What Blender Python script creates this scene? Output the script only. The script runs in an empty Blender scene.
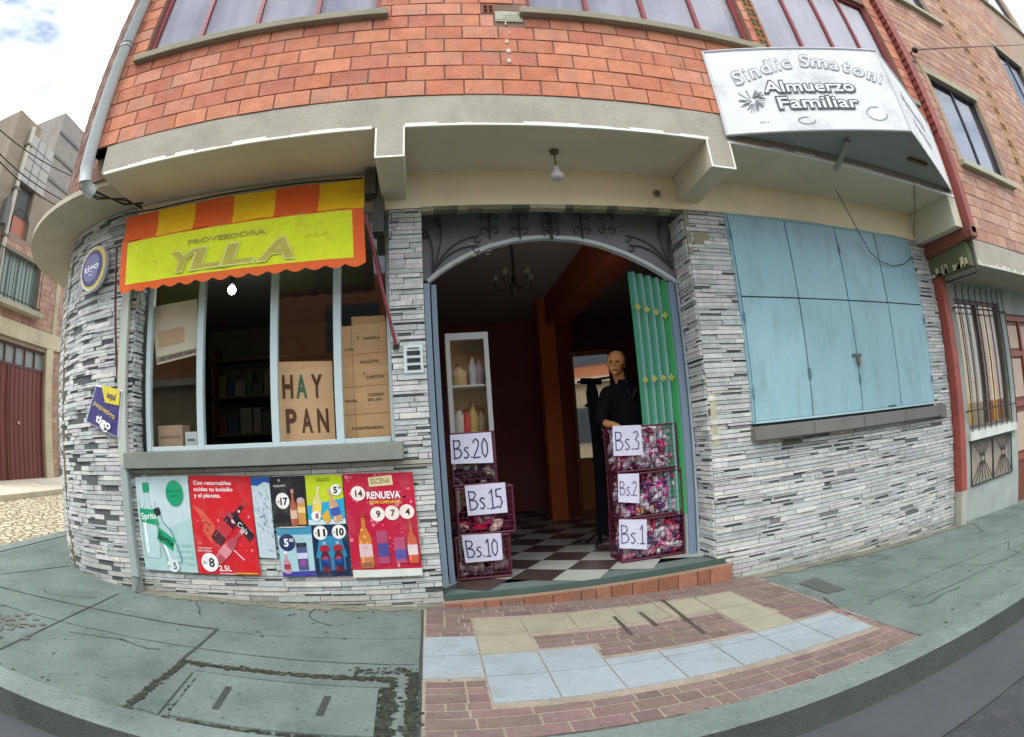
EXPO = 1.0
import bpy, math, random
from mathutils import Vector, Matrix
random.seed(7)
scene = bpy.context.scene
COL = scene.collection
PI = math.pi

# ------------------------------------------------------------------ helpers
def c(h, k=1.0):
    h = h.lstrip('#'); o = []
    for i in (0, 2, 4):
        x = int(h[i:i+2], 16)/255
        o.append((x/12.92 if x <= .04045 else ((x+.055)/1.055)**2.4)*k)
    return tuple(o)

def vary(col, a, hue=0.0):
    k = 1 + random.uniform(-a, a)
    return tuple(max(0, x*k*(1+random.uniform(-hue, hue))) for x in col)

class MB:
    def __init__(s): s.v = []; s.f = []; s.c = []; s.m = []
    def face(s, pts, col=(.5, .5, .5), m=0):
        n = len(s.v); s.v += [tuple(p) for p in pts]; s.f.append(tuple(range(n, n+len(pts)))); s.c.append(col); s.m.append(m)
    def faces(s, verts, faces, col, m=0):
        n = len(s.v); s.v += [tuple(p) for p in verts]
        for f in faces: s.f.append(tuple(n+i for i in f)); s.c.append(col); s.m.append(m)
    def hexa(s, p, col, m=0):            # 8 points: bottom ring then top ring
        s.faces(p, [(0, 3, 2, 1), (4, 5, 6, 7), (0, 1, 5, 4), (1, 2, 6, 5), (2, 3, 7, 6), (3, 0, 4, 7)], col, m)
    def box(s, x0, y0, z0, x1, y1, z1, col=(.5, .5, .5), m=0, f=None):
        p = [(x0, y0, z0), (x1, y0, z0), (x1, y1, z0), (x0, y1, z0), (x0, y0, z1), (x1, y0, z1), (x1, y1, z1), (x0, y1, z1)]
        if f: p = [f(*q) for q in p]
        s.hexa(p, col, m)
    def prism(s, poly, fn, d0, d1, col, m=0):
        n = len(poly); a = [fn(u, v, d0) for u, v in poly]; b = [fn(u, v, d1) for u, v in poly]
        s.faces(a+b, [tuple(range(n))[::-1], tuple(range(n, 2*n))]+[(i, (i+1) % n, n+(i+1) % n, n+i) for i in range(n)], col, m)
    def tube(s, pts, r, col, n=8, m=0, closed=False):
        pts = [Vector(p) for p in pts]; k = len(pts)
        rs = r if isinstance(r, (list, tuple)) else [r]*k
        up = None; rings = []
        for i in range(k):
            t = (pts[min(i+1, k-1)]-pts[max(i-1, 0)])
            if closed: t = pts[(i+1) % k]-pts[(i-1) % k]
            t = t.normalized() if t.length > 1e-9 else Vector((0, 0, 1))
            if up is None: up = Vector((0, 0, 1)) if abs(t.z) < .9 else Vector((1, 0, 0))
            a = t.cross(up); a = a.normalized() if a.length > 1e-6 else t.orthogonal().normalized()
            b = a.cross(t).normalized(); up = b
            rings.append([pts[i]+(a*math.cos(2*PI*j/n)+b*math.sin(2*PI*j/n))*rs[i] for j in range(n)])
        V = [p for rg in rings for p in rg]; F = []
        for i in range(k if closed else k-1):
            i2 = (i+1) % k
            for j in range(n): F.append((i*n+j, i*n+(j+1) % n, i2*n+(j+1) % n, i2*n+j))
        if not closed: F.append(tuple(range(n))); F.append(tuple((k-1)*n+j for j in range(n))[::-1])
        s.faces(V, F, col, m)
    def ell(s, ce, ra, col, m=0, nu=14, nv=9, rot=None):
        V = []; F = []
        for i in range(nv+1):
            t = PI*i/nv
            for j in range(nu):
                p = Vector((ra[0]*math.sin(t)*math.cos(2*PI*j/nu), ra[1]*math.sin(t)*math.sin(2*PI*j/nu), ra[2]*math.cos(t)))
                if rot: p = rot @ p
                V.append(p+Vector(ce))
        for i in range(nv):
            for j in range(nu): F.append((i*nu+j, (i+1)*nu+j, (i+1)*nu+(j+1) % nu, i*nu+(j+1) % nu))
        s.faces(V, F, col, m)
    def lathe(s, ce, prof, col, n=16, m=0, axis='z'):
        V = []; F = []; k = len(prof)
        for r, h in prof:
            for j in range(n):
                a = 2*PI*j/n; p = (r*math.cos(a), r*math.sin(a), h)
                if axis == 'y': p = (p[0], p[2], p[1])
                V.append((ce[0]+p[0], ce[1]+p[1], ce[2]+p[2]))
        for i in range(k-1):
            for j in range(n): F.append((i*n+j, i*n+(j+1) % n, (i+1)*n+(j+1) % n, (i+1)*n+j))
        F.append(tuple(range(n))[::-1]); F.append(tuple((k-1)*n+j for j in range(n)))
        s.faces(V, F, col, m)
    def build(s, name, mats, parent=None, smooth=False, bevel=0, remesh=0):
        me = bpy.data.meshes.new(name); me.from_pydata([tuple(v) for v in s.v], [], s.f)
        if not isinstance(mats, (list, tuple)): mats = [mats]
        for m in mats: me.materials.append(m)
        at = me.color_attributes.new('Col', 'FLOAT_COLOR', 'CORNER')
        buf = []
        for p in me.polygons:
            cc = s.c[p.index]
            buf += [cc[0], cc[1], cc[2], 1.0]*p.loop_total
        at.data.foreach_set('color', buf)
        me.polygons.foreach_set('material_index', s.m)
        if smooth: me.polygons.foreach_set('use_smooth', [True]*len(me.polygons))
        me.update()
        o = bpy.data.objects.new(name, me); COL.objects.link(o)
        if parent: o.parent = parent
        if bevel:
            b = o.modifiers.new('b', 'BEVEL'); b.width = bevel; b.segments = 2; b.limit_method = 'ANGLE'; b.angle_limit = .7
        if remesh:
            import bmesh
            bm_ = bmesh.new(); bm_.from_mesh(me); bmesh.ops.recalc_face_normals(bm_, faces=bm_.faces[:]); bm_.to_mesh(me); bm_.free()
            r = o.modifiers.new('r', 'REMESH'); r.mode = 'VOXEL'; r.voxel_size = remesh; r.use_smooth_shade = True
            q = o.modifiers.new('s', 'SMOOTH'); q.factor = .5; q.iterations = 4
        return o

def tag(o, label=None, cat=None, group=None, kind=None):
    if label: o['label'] = label
    if cat: o['category'] = cat
    if group: o['group'] = group
    if kind: o['kind'] = kind
    return o
def thing(name, label, cat, group=None):
    o = bpy.data.objects.new(name, None); COL.objects.link(o); o.empty_display_size = .1
    return tag(o, label, cat, group)
def empty_part(name, parent):
    o = bpy.data.objects.new(name, None); COL.objects.link(o); o.parent = parent
    return o

# camera: a wide fisheye lens; measured lens curve and pose
CAMP = Vector((0.0, -3.85, 1.07316))
RM = Matrix(((0.988133163939074, 0.1427028233146796, 0.056822130739478394), (-0.13654496460117752, 0.9855204501267867, -0.1005232063951352), (-0.07034431722476392, 0.09157153815413996, 0.9933107924684332)))
FP, KA, KB, CX, CY = 570.44, 1.89e-2, 2.96e-2, 512.07, 393.88
def ray(u, v):
    a = u-CX; b = CY-v; r = max(math.hypot(a, b), 1e-6); q = r/500
    th = r/FP*(1+KA*q*q+KB*q**3); s = math.sin(th)/r
    return RM @ Vector((a*s, math.cos(th), b*s))
def onY(u, v, y):      # the measured spot of a photograph point on the plane y = const
    d = ray(u, v); return CAMP+d*((y-CAMP.y)/d.y)
def onX(u, v, x):
    d = ray(u, v); return CAMP+d*((x-CAMP.x)/d.x)
cd = bpy.data.cameras.new('camera'); cam = bpy.data.objects.new('camera', cd); COL.objects.link(cam); scene.camera = cam
right, fwd, up = RM.col[0], RM.col[1], RM.col[2]
M = Matrix((right, up, -fwd)).transposed().to_4x4(); M.translation = CAMP
cam.matrix_world = M
cd.type = 'PANO'; cd.panorama_type = 'FISHEYE_LENS_POLYNOMIAL'
cd.sensor_fit = 'HORIZONTAL'; cd.sensor_width = 36.0; cd.fisheye_fov = math.radians(200)
mm = 36.0/1024
cd.fisheye_polynomial_k0 = 0
cd.fisheye_polynomial_k1 = -1/(FP*mm)
cd.fisheye_polynomial_k2 = 0
cd.fisheye_polynomial_k3 = -KA/(FP*mm)/(500*mm)**2
cd.fisheye_polynomial_k4 = -KB/(FP*mm)/(500*mm)**3
cd.shift_x = 0; cd.shift_y = (CY-368.5)/737
cd.clip_end = 500; cd.clip_start = .02

# ------------------------------------------------------------------ materials
def pm(name, rough=.8, amp=.15, scale=6, bump=.2, bscale=40, metal=0, dirt=None, dirt_amt=0, dirt_scale=1.2, spec=.4, fine=0, fine_scale=120, bdist=.01, stretch=None, fixed=None, grit=0, pattern=None):
    m = bpy.data.materials.new(name); m.use_nodes = True; t = m.node_tree; N = t.nodes; L = t.links
    b = N['Principled BSDF']; b.inputs['Roughness'].default_value = rough; b.inputs['Metallic'].default_value = metal
    b.inputs['Specular IOR Level'].default_value = spec
    at = N.new('ShaderNodeVertexColor'); at.layer_name = 'Col'
    tc = N.new('ShaderNodeTexCoord'); mp = N.new('ShaderNodeMapping'); L.new(tc.outputs['Object'], mp.inputs[0])
    if stretch: mp.inputs['Scale'].default_value = stretch
    def noise(sc, det=5, ro=.6):
        n = N.new('ShaderNodeTexNoise'); n.inputs['Scale'].default_value = sc; n.inputs['Detail'].default_value = det; n.inputs['Roughness'].default_value = ro
        L.new(mp.outputs[0], n.inputs['Vector']); return n
    col = at.outputs['Color']
    if fixed:
        rgb = N.new('ShaderNodeRGB'); rgb.outputs[0].default_value = (*fixed, 1); col = rgb.outputs[0]
    def mul(col, nz, a):
        mr = N.new('ShaderNodeMapRange'); mr.inputs[1].default_value = .25; mr.inputs[2].default_value = .75
        mr.inputs[3].default_value = 1-a; mr.inputs[4].default_value = 1+a; L.new(nz.outputs['Fac'], mr.inputs[0])
        mx = N.new('ShaderNodeVectorMath'); mx.operation = 'SCALE'; L.new(col, mx.inputs[0]); L.new(mr.outputs[0], mx.inputs['Scale'])
        return mx.outputs[0]
    if amp: col = mul(col, noise(scale), amp)
    if fine: col = mul(col, noise(fine_scale, 3), fine)
    if dirt_amt:
        n = noise(dirt_scale, 8, .7); mr = N.new('ShaderNodeMapRange'); mr.inputs[1].default_value = .5; mr.inputs[2].default_value = .72
        mr.inputs[3].default_value = 0; mr.inputs[4].default_value = dirt_amt; L.new(n.outputs['Fac'], mr.inputs[0])
        mx = N.new('ShaderNodeMix'); mx.data_type = 'RGBA'; L.new(mr.outputs[0], mx.inputs[0]); L.new(col, mx.inputs[6]); mx.inputs[7].default_value = (*dirt, 1)
        col = mx.outputs[2]
    if grit:      # small dark specks: grit, gum, chipped spots
        n = noise(26, 2, .5); mr = N.new('ShaderNodeMapRange'); mr.inputs[1].default_value = .66; mr.inputs[2].default_value = .73; mr.inputs[4].default_value = grit; L.new(n.outputs['Fac'], mr.inputs[0])
        mx = N.new('ShaderNodeMix'); mx.data_type = 'RGBA'; L.new(mr.outputs[0], mx.inputs[0]); L.new(col, mx.inputs[6]); mx.inputs[7].default_value = (.03, .035, .03, 1); col = mx.outputs[2]
    if pattern:   # printed cloth
        v = N.new('ShaderNodeTexVoronoi'); v.inputs['Scale'].default_value = 55; L.new(mp.outputs[0], v.inputs['Vector'])
        mr = N.new('ShaderNodeMapRange'); mr.inputs[1].default_value = .28; mr.inputs[2].default_value = .34; mr.inputs[3].default_value = .75; mr.inputs[4].default_value = 0; L.new(v.outputs['Distance'], mr.inputs[0])
        mx = N.new('ShaderNodeMix'); mx.data_type = 'RGBA'; L.new(mr.outputs[0], mx.inputs[0]); L.new(col, mx.inputs[6]); L.new(v.outputs['Color'], mx.inputs[7]); col = mx.outputs[2]
    L.new(col, b.inputs['Base Color'])
    if bump:
        bp = N.new('ShaderNodeBump'); bp.inputs['Strength'].default_value = bump; bp.inputs['Distance'].default_value = bdist
        L.new(noise(bscale, 6, .65).outputs['Fac'], bp.inputs['Height']); L.new(bp.outputs[0], b.inputs['Normal'])
    return m

STONE = pm('cladding_stone', .75, .16, 18, .7, 60, dirt=c('#6d7064'), dirt_amt=.45, dirt_scale=2.6, fine=.12, fine_scale=90)
BRICK = pm('clay_brick', .9, .2, 9, .6, 60, dirt=c('#a8907e'), dirt_amt=.7, dirt_scale=6, fine=.14, fine_scale=80, grit=.35)
CEMENT = pm('cement_render', .85, .14, 3, .35, 45, dirt=c('#5d5f55'), dirt_amt=.35, dirt_scale=1.6, fine=.06)
PLASTER = pm('painted_plaster', .8, .06, 2, .15, 40, dirt=c('#8b8672'), dirt_amt=.25, dirt_scale=1.3)
WALKM = pm('pavement_concrete', .85, .2, 2.3, .5, 60, dirt=c('#3c4741'), dirt_amt=.62, dirt_scale=1.7, fine=.16, fine_scale=45, grit=.5)
ROADM = pm('road_asphalt', .9, .2, 1.6, .8, 110, dirt=c('#6a6c66'), dirt_amt=.5, dirt_scale=1.8, fine=.25, fine_scale=60, grit=.6)
TILEM = pm('glazed_tile', .55, .08, 5, .15, 50, dirt=c('#67695f'), dirt_amt=.42, dirt_scale=4, fine=.08, fine_scale=60, grit=.3)
PAVEM = pm('stamped_paver', .85, .2, 8, .5, 60, dirt=c('#6b675c'), dirt_amt=.6, dirt_scale=3.2, fine=.16, fine_scale=50, grit=.4)
PAINT = pm('painted_metal', .45, .04, 3, .05, 30, dirt=c('#4f4d45'), dirt_amt=.14, dirt_scale=3)
SHUT = pm('shutter_paint', .45, .06, 1.5, .25, 4, dirt=c('#5d6f70'), dirt_amt=.4, dirt_scale=3.5, bdist=.03, stretch=(1.6, 1.6, .5), fine=.03, fine_scale=25)
RUST = pm('brown_pipe_paint', .6, .18, 5, .2, 50, dirt=c('#43312c'), dirt_amt=.4, dirt_scale=4)
PRINT = pm('printed_paper', .38, .07, 9, .22, 9, bdist=.02, dirt=c('#8d8d88'), dirt_amt=.22, dirt_scale=7, fine=.05, fine_scale=70)
PAPER = pm('white_paper', .8, .06, 9, .3, 12, bdist=.02)
CARD = pm('cardboard', .85, .08, 5, .15, 60, stretch=(1, 1, 4))
CLOTH = pm('woven_cloth', .95, .12, 20, .5, 120, spec=.1)
CANVAS = pm('awning_canvas', .7, .09, 4, .35, 6, bdist=.03, dirt=c('#7c7038'), dirt_amt=.35, dirt_scale=4, fine=.05, fine_scale=30)
WOOD = pm('varnished_wood', .5, .25, 8, .1, 60, stretch=(6, 6, 1))
FLOORM = pm('floor_tile', .3, .12, 6, .08, 30)
WALLIN = pm('interior_paint', .8, .1, 2, .1, 30)
SKIN = pm('mannequin_skin', .4, .03, 5, 0, 30, fixed=c('#e8a468'))
JACKET = pm('black_jacket_cloth', .9, .15, 12, .3, 90, fixed=c('#17181c'), spec=.15)
CURT = pm('curtain_cloth', .95, .1, 2, 0, 30, spec=.1)
PRINTED = pm('printed_cloth', .95, .15, 18, .4, 90, spec=.1, pattern=1)
def glass(name, tint=(1, 1, 1), refl=1.5, base=.0):
    m = bpy.data.materials.new(name); m.use_nodes = True; t = m.node_tree; N = t.nodes; L = t.links; N.clear()
    o = N.new('ShaderNodeOutputMaterial'); mx = N.new('ShaderNodeMixShader'); tr = N.new('ShaderNodeBsdfTransparent'); g = N.new('ShaderNodeBsdfGlossy')
    g.inputs['Roughness'].default_value = .02; tr.inputs[0].default_value = (*tint, 1); fr = N.new('ShaderNodeFresnel')
    ge = N.new('ShaderNodeNewGeometry'); mi = N.new('ShaderNodeMapRange'); mi.inputs[3].default_value = refl; mi.inputs[4].default_value = 1/refl; L.new(ge.outputs['Backfacing'], mi.inputs[0]); L.new(mi.outputs[0], fr.inputs[0])
    ad = N.new('ShaderNodeMath'); ad.operation = 'ADD'; ad.use_clamp = True; ad.inputs[1].default_value = base
    L.new(fr.outputs[0], ad.inputs[0]); L.new(ad.outputs[0], mx.inputs[0]); L.new(tr.outputs[0], mx.inputs[1]); L.new(g.outputs[0], mx.inputs[2]); L.new(mx.outputs[0], o.inputs[0])
    return m
GLASS = glass('window_glass', (.95, .97, .97), 1.4, .015)
GLASS2 = glass('dark_window_glass', (.86, .88, .92), 1.45, .03)
def emis(name, col, s):
    m = bpy.data.materials.new(name); m.use_nodes = True; b = m.node_tree.nodes['Principled BSDF']
    b.inputs['Base Color'].default_value = (*col, 1); b.inputs['Emission Color'].default_value = (*col, 1); b.inputs['Emission Strength'].default_value = s
    return m
LAMP = emis('lit_bulb', (1, 1, 1), 12)
MIRROR = bpy.data.materials.new('mirror'); MIRROR.use_nodes = True
_b = MIRROR.node_tree.nodes['Principled BSDF']; _b.inputs['Metallic'].default_value = 1; _b.inputs['Roughness'].default_value = .03; _b.inputs['Base Color'].default_value = (.75, .72, .68, 1)

# ------------------------------------------------------------------ lettering
_tc = {}
def glyphs(s, bold=0.0):
    k = (s, bold)
    if k in _tc: return _tc[k]
    cu = bpy.data.curves.new('lettering', 'FONT'); cu.body = s; cu.size = 1; cu.offset = bold; cu.resolution_u = 3
    ob = bpy.data.objects.new('lettering', cu); COL.objects.link(ob)
    dg = bpy.context.evaluated_depsgraph_get(); me = bpy.data.meshes.new_from_object(ob.evaluated_get(dg))
    V = [(v.co.x, v.co.y) for v in me.vertices]; F = [tuple(p.vertices) for p in me.polygons]
    bpy.data.objects.remove(ob); bpy.data.curves.remove(cu); bpy.data.meshes.remove(me)
    xs = [v[0] for v in V] or [0, 1]; ys = [v[1] for v in V] or [0, 1]
    _tc[k] = (V, F, min(xs), max(xs), min(ys), max(ys)); return _tc[k]

class Art:
    """flat print laid on a quad TL,TR,BR,BL; x 0..1 across, y 0..a down; a = height/width"""
    def __init__(s, quad, mb, step=.0007, base=0):
        s.q = [Vector(p) for p in quad]; s.mb = mb; s.L = base
        s.W = (s.q[1]-s.q[0]).length; s.H = (s.q[3]-s.q[0]).length; s.a = s.H/s.W; s.step = step
        s.n = (s.q[3]-s.q[0]).cross(s.q[1]-s.q[0]).normalized()
        if s.n.dot(CAMP-s.q[0]) < 0: s.n = -s.n
    def P(s, x, y, d=0):
        v = y/s.a; a = s.q[0].lerp(s.q[1], x); b = s.q[3].lerp(s.q[2], x); return a.lerp(b, v)+s.n*(d+s.L*s.step)
    def up(s): s.L += 1
    def poly(s, pts, col): s.up(); s.mb.face([s.P(*p) for p in pts], col)
    def rect(s, x0, y0, x1, y1, col): s.poly([(x0, y0), (x1, y0), (x1, y1), (x0, y1)], col)
    def circ(s, x, y, r, col, ry=None, n=20): s.poly([(x+r*math.cos(2*PI*i/n), y+(ry or r)*math.sin(2*PI*i/n)) for i in range(n)], col)
    def line(s, pts, w, col):
        s.up()
        for a, b in zip(pts, pts[1:]):
            dx, dy = b[0]-a[0], b[1]-a[1]; l = math.hypot(dx, dy) or 1; nx, ny = -dy/l*w/2, dx/l*w/2; ex, ey = dx/l*w*.3, dy/l*w*.3
            s.mb.face([s.P(a[0]+nx-ex, a[1]+ny-ey), s.P(b[0]+nx+ex, b[1]+ny+ey), s.P(b[0]-nx+ex, b[1]-ny+ey), s.P(a[0]-nx-ex, a[1]-ny-ey)], col)
    def text(s, t, x, y, h, col, w=None, bold=0.0, rot=0, shear=0, align='c', fn=None):
        """x,y centre (or left) of the line, h cap height, w forces the width"""
        V, F, x0, x1, y0, y1 = glyphs(t, bold); s.up()
        k = h/.7; kx = k if w is None else w/(x1-x0); cx = (x0+x1)/2 if align == 'c' else x0
        cr, sr = math.cos(rot), math.sin(rot); out = []
        for a, b in V:
            px = (a-cx)*kx; py = (b-.35)*k; px += py*shear
            qx, qy = px*cr-py*sr, px*sr+py*cr
            X, Yy = x+qx, y-qy
            if fn: X, Yy = fn(X, Yy)
            out.append(s.P(X, Yy))
        s.mb.faces(out, F, col)
    def bottle(s, x, y, w, h, col, cap, lab=None, rot=0, glassy=None):
        pr = [(-.14, 0), (.14, 0), (.14, .1), (.16, .25), (.45, .42), (.5, .5), (.5, .95), (.42, 1), (-.42, 1), (-.5, .95), (-.5, .5), (-.45, .42), (-.16, .25), (-.14, .1)]
        cr, sr = math.cos(rot), math.sin(rot)
        def R(px, py): px *= w; py = (py-.5)*h; return (x+px*cr-py*sr, y+px*sr+py*cr)
        s.poly([R(*p) for p in pr], col); s.poly([R(-.2, -.02), R(.2, -.02), R(.2, .09), R(-.2, .09)], cap)
        s.poly([R(-.36, .5), R(-.24, .5), R(-.24, .93), R(-.36, .93)], tuple(min(1, k*1.8+.05) for k in col))
        if lab: s.poly([R(-.5, .56), R(.5, .56), R(.5, .8), R(-.5, .8)], lab)

# ------------------------------------------------------------------ ground
def clampf(x, a, b): return max(a, min(b, x))
def h(x, y):
    z = -.0482*clampf(x, -25, 25)+.0215*clampf(y, -8, 14)
    if x < -4: z += .037*(-4-max(x, -14))
    return z
def gsheet(mb, x0, y0, x1, y1, off, col, nx=1, ny=1, m=0, inside=None):
    for i in range(nx):
        for j in range(ny):
            a, b = x0+(x1-x0)*i/nx, x0+(x1-x0)*(i+1)/nx; p, q = y0+(y1-y0)*j/ny, y0+(y1-y0)*(j+1)/ny
            if inside and not inside((a+b)/2, (p+q)/2): continue
            mb.face([(a, p, h(a, p)+off), (b, p, h(b, p)+off), (b, q, h(b, q)+off), (a, q, h(a, q)+off)], col, m)

KERB_I, KERB_O = -1.93, -2.13
# road: one sheet to the horizon
g = MB(); xs = [-400, -120, -60, -25]+[-25+i*1.0 for i in range(1, 51)]+[60, 120, 400]; ys = [-400, -100, -40, -8]+[-8+i*1.0 for i in range(1, 23)]+[40, 100, 400]
for a, b in zip(xs, xs[1:]):
    for p, q in zip(ys, ys[1:]): g.face([(a, p, h(a, p)-.16), (b, p, h(b, p)-.16), (b, q, h(b, q)-.16), (a, q, h(a, q)-.16)], c('#3e4144'))
tag(g.build('road', ROADM), kind='structure')
g = MB(); gsheet(g, -4.5, -2.62, 12, KERB_O-.0, -.15, c('#46494c'), 60, 1); tag(g.build('gutter', CEMENT), kind='structure')

# kerb path (outer edge): straight along the shop, then round the corner into the side street
def corner(r, n=24): return [(-2.4-r*math.sin(PI/2*i/n), .07-r*math.cos(PI/2*i/n)) for i in range(n+1)]
def edge(off):     # off = distance inwards from the outer edge
    return [(x, KERB_O+off) for x in [14-i*.7 for i in range(23)]]+[(-2.06, KERB_O+off)]+corner(2.2-off)+[(-4.6+off, .07+i*1.0) for i in range(1, 13)]
g = MB(); A, B = edge(0), edge(.2)
kc = c('#717d78')
for i in range(len(A)-1):
    z = lambda p, o: (p[0], p[1], h(*p)+o)
    k = vary(kc, .06)
    g.face([z(A[i], .004), z(A[i+1], .004), z(B[i+1], .006), z(B[i], .006)], k)
    a2 = lambda p: (p[0]*1, p[1], h(*p)-.3)
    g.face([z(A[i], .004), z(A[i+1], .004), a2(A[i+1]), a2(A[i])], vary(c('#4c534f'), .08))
tag(g.build('kerb', WALKM), kind='structure')

# side street of cobbles
def cob():
    m = bpy.data.materials.new('cobbles'); m.use_nodes = True; t = m.node_tree; N = t.nodes; L = t.links; b = N['Principled BSDF']; b.inputs['Roughness'].default_value = .9
    tc = N.new('ShaderNodeTexCoord'); v = N.new('ShaderNodeTexVoronoi'); v.feature = 'DISTANCE_TO_EDGE'; v.inputs['Scale'].default_value = 6.5
    v2 = N.new('ShaderNodeTexVoronoi'); v2.inputs['Scale'].default_value = 6.5
    L.new(tc.outputs['Object'], v.inputs['Vector']); L.new(tc.outputs['Object'], v2.inputs['Vector'])
    mr = N.new('ShaderNodeMapRange'); mr.inputs[2].default_value = .12; L.new(v.outputs['Distance'], mr.inputs[0])
    cr = N.new('ShaderNodeValToRGB'); cr.color_ramp.elements[0].color = (*c('#b3a78c'), 1); cr.color_ramp.elements[1].color = (*c('#d8ccae'), 1); L.new(v2.outputs['Color'], cr.inputs[0])
    mx = N.new('ShaderNodeMix'); mx.data_type = 'RGBA'; mx.inputs[6].default_value = (*c('#998b70'), 1); L.new(mr.outputs[0], mx.inputs[0]); L.new(cr.outputs[0], mx.inputs[7]); L.new(mx.outputs[2], b.inputs['Base Color'])
    bp = N.new('ShaderNodeBump'); bp.inputs['Strength'].default_value = 1; bp.inputs['Distance'].default_value = .04; L.new(mr.outputs[0], bp.inputs['Height']); L.new(bp.outputs[0], b.inputs['Normal'])
    return m
g = MB(); gsheet(g, -7.8, -1.5, -4.2, 24, -.12, (.5, .5, .5), 8, 40); tag(g.build('side_street', cob()), kind='structure')
g = MB(); gsheet(g, -9.3, -6, -7.6, 24, -.02, c('#cfc8b2'), 4, 40); gsheet(g, -7.6, -6, -7.58, 24, -.02, c('#cfc8b2'), 1, 40)
for i in range(40):
    y0, y1 = -6+i*.75, -6+(i+1)*.75
    g.face([(-7.58, y0, h(-7.58, y0)-.02), (-7.58, y1, h(-7.58, y1)-.02), (-7.58, y1, h(-7.58, y1)-.2), (-7.58, y0, h(-7.58, y0)-.2)], c('#cfc8b2'))
tag(g.build('far_pavement', CEMENT), kind='structure')

# pavement: concrete sheet between kerb and walls
wc = c('#67736d')
g = MB(); S_ = edge(.2)
for i in range(len(S_)-1):
    a, b = S_[i], S_[i+1]
    def inner(p):
        if p[0] > -2.4 and p[1] < 0: return (p[0], .3)
        if p[1] > .07 and p[0] < -3: return (-3.7, max(p[1], 1.53))
        t = math.atan2(-(p[0]+2.4), -(p[1]-.07)); return (-2.4-1.4*math.sin(t), 1.53-1.4*math.cos(t))
    ia, ib = inner(a), inner(b); n = 8
    for j in range(n):
        L_ = lambda p, q, t: (p[0]+(q[0]-p[0])*t, p[1]+(q[1]-p[1])*t)
        P_ = [L_(a, ia, j/n), L_(b, ib, j/n), L_(b, ib, (j+1)/n), L_(a, ia, (j+1)/n)]
        g.face([(x, y, h(x, y)) for x, y in P_], wc)
def patch(cx, cy, rx, ry, col, off=.003, n=22):
    pts = [(cx+rx*math.cos(2*PI*i/n)*random.uniform(.72, 1.15), cy+ry*math.sin(2*PI*i/n)*random.uniform(.72, 1.15)) for i in range(n)]
    g.face([(x, y, h(x, y)+off) for x, y in pts], col)
def groove(pts, w=.012, col=c('#3e4643'), off=.004, jit=.004):
    for a, b in zip(pts, pts[1:]):
        n = max(1, int(math.hypot(b[0]-a[0], b[1]-a[1])/.12)); l = math.hypot(b[0]-a[0], b[1]-a[1]); nx, ny = -(b[1]-a[1])/l, (b[0]-a[0])/l
        pr = None
        for k in range(n+1):
            t = k/n; x, y = a[0]+(b[0]-a[0])*t+random.uniform(-jit, jit)*nx, a[1]+(b[1]-a[1])*t+random.uniform(-jit, jit)*ny; ww = w/2*random.uniform(.6, 1.4)
            cur = ((x+nx*ww, y+ny*ww), (x-nx*ww, y-ny*ww))
            if pr: g.face([(p[0], p[1], h(*p)+off) for p in (pr[0], cur[0], cur[1], pr[1])], col)
            pr = cur
groove([(-3.46, -.73), (-2.47, -.68), (-1.42, -.7)]); groove([(-1.42, -.72), (-.16, -.68)], .006, c('#6a726c'))
groove([(-3.6, -1.1), (-2.47, -1.06), (-1.43, -1.05), (-.19, -1.09)], .008, c('#59625d'))
groove([(-2.47, -.25), (-2.49, -1.9)], .014); groove([(-1.42, -.68), (-1.43, -1.3)], .016)
groove([(-3.75, -.42), (-3.42, .3)], .014); groove([(-1.43, -1.9), (-1.45, -2.13)], .016)
groove([(x, KERB_I+.0) for x in (-2.4, -1.4)], .014); groove([(-.2, KERB_I), (-.14, KERB_I), (.6, KERB_I+.01), (1.1, KERB_I), (1.3, KERB_I)], .02)
groove([(-.165, -.1), (-.16, -.68), (-.165, -1.93)], .012)
groove([(2.36, -1.93), (2.33, -1.2), (2.42, -.9)], .02); groove([(2.9, -1.45), (4.5, -1.42), (7, -1.4)], .008, c('#5f6863')); groove([(2.6, -1.2), (3.6, -1.1), (5.2, -1.08)], .006, c('#6a726c'))
groove([(1.1, -1.93), (1.09, -2.13)], .02)
def crack(x, y, a, n, st=.09, w=.006):
    P = [(x, y)]
    for k in range(n): a += random.gauss(0, .45); x += st*math.cos(a); y += st*math.sin(a)*.8; P.append((x, max(-1.9, min(-.08, y))))
    groove(P, w, c('#39413c'), .0048, .002)
crack(-2.3, -1.2, .3, 8); crack(-.9, -.1, -1.4, 6); crack(-1.8, -.15, -1.2, 5); crack(3.1, -.2, -1.1, 9); crack(4.3, -1.6, .6, 9); crack(3.6, -1.0, .2, 10); crack(5.4, -.2, -1.3, 8); crack(-3.1, -.5, -.6, 7); crack(2.7, -1.5, .4, 7)
for k in range(260):
    x = random.uniform(-2.4, 6); y = random.choice([random.uniform(-1.9, -.1), KERB_I+random.gauss(0, .02), -.1+random.gauss(0, .04)]); patch(x, min(-.06, y), random.uniform(.006, .02), random.uniform(.005, .015), vary(c('#48504a'), .25), .0042+.0000015*k, 6)
groove([(5.9, -1.9), (5.6, -.9), (6.6, -.6), (8, -.7)], .02)
# patches of old dark cement and of dirt along the wall foot
for k in range(60): patch(-2.8+random.gauss(0, .12), -1.38+random.gauss(0, .14), .03, .03, vary(c('#5a6159'), .12), .0045+.00001*k, 7)
for i in range(30): x = -2.2+i*.26; patch(x, -.04, .2, .09+.05*random.random(), vary(c('#79796b'), .1), .003+.00008*i)
tag(g.build('pavement', WALKM), kind='structure')

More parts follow.
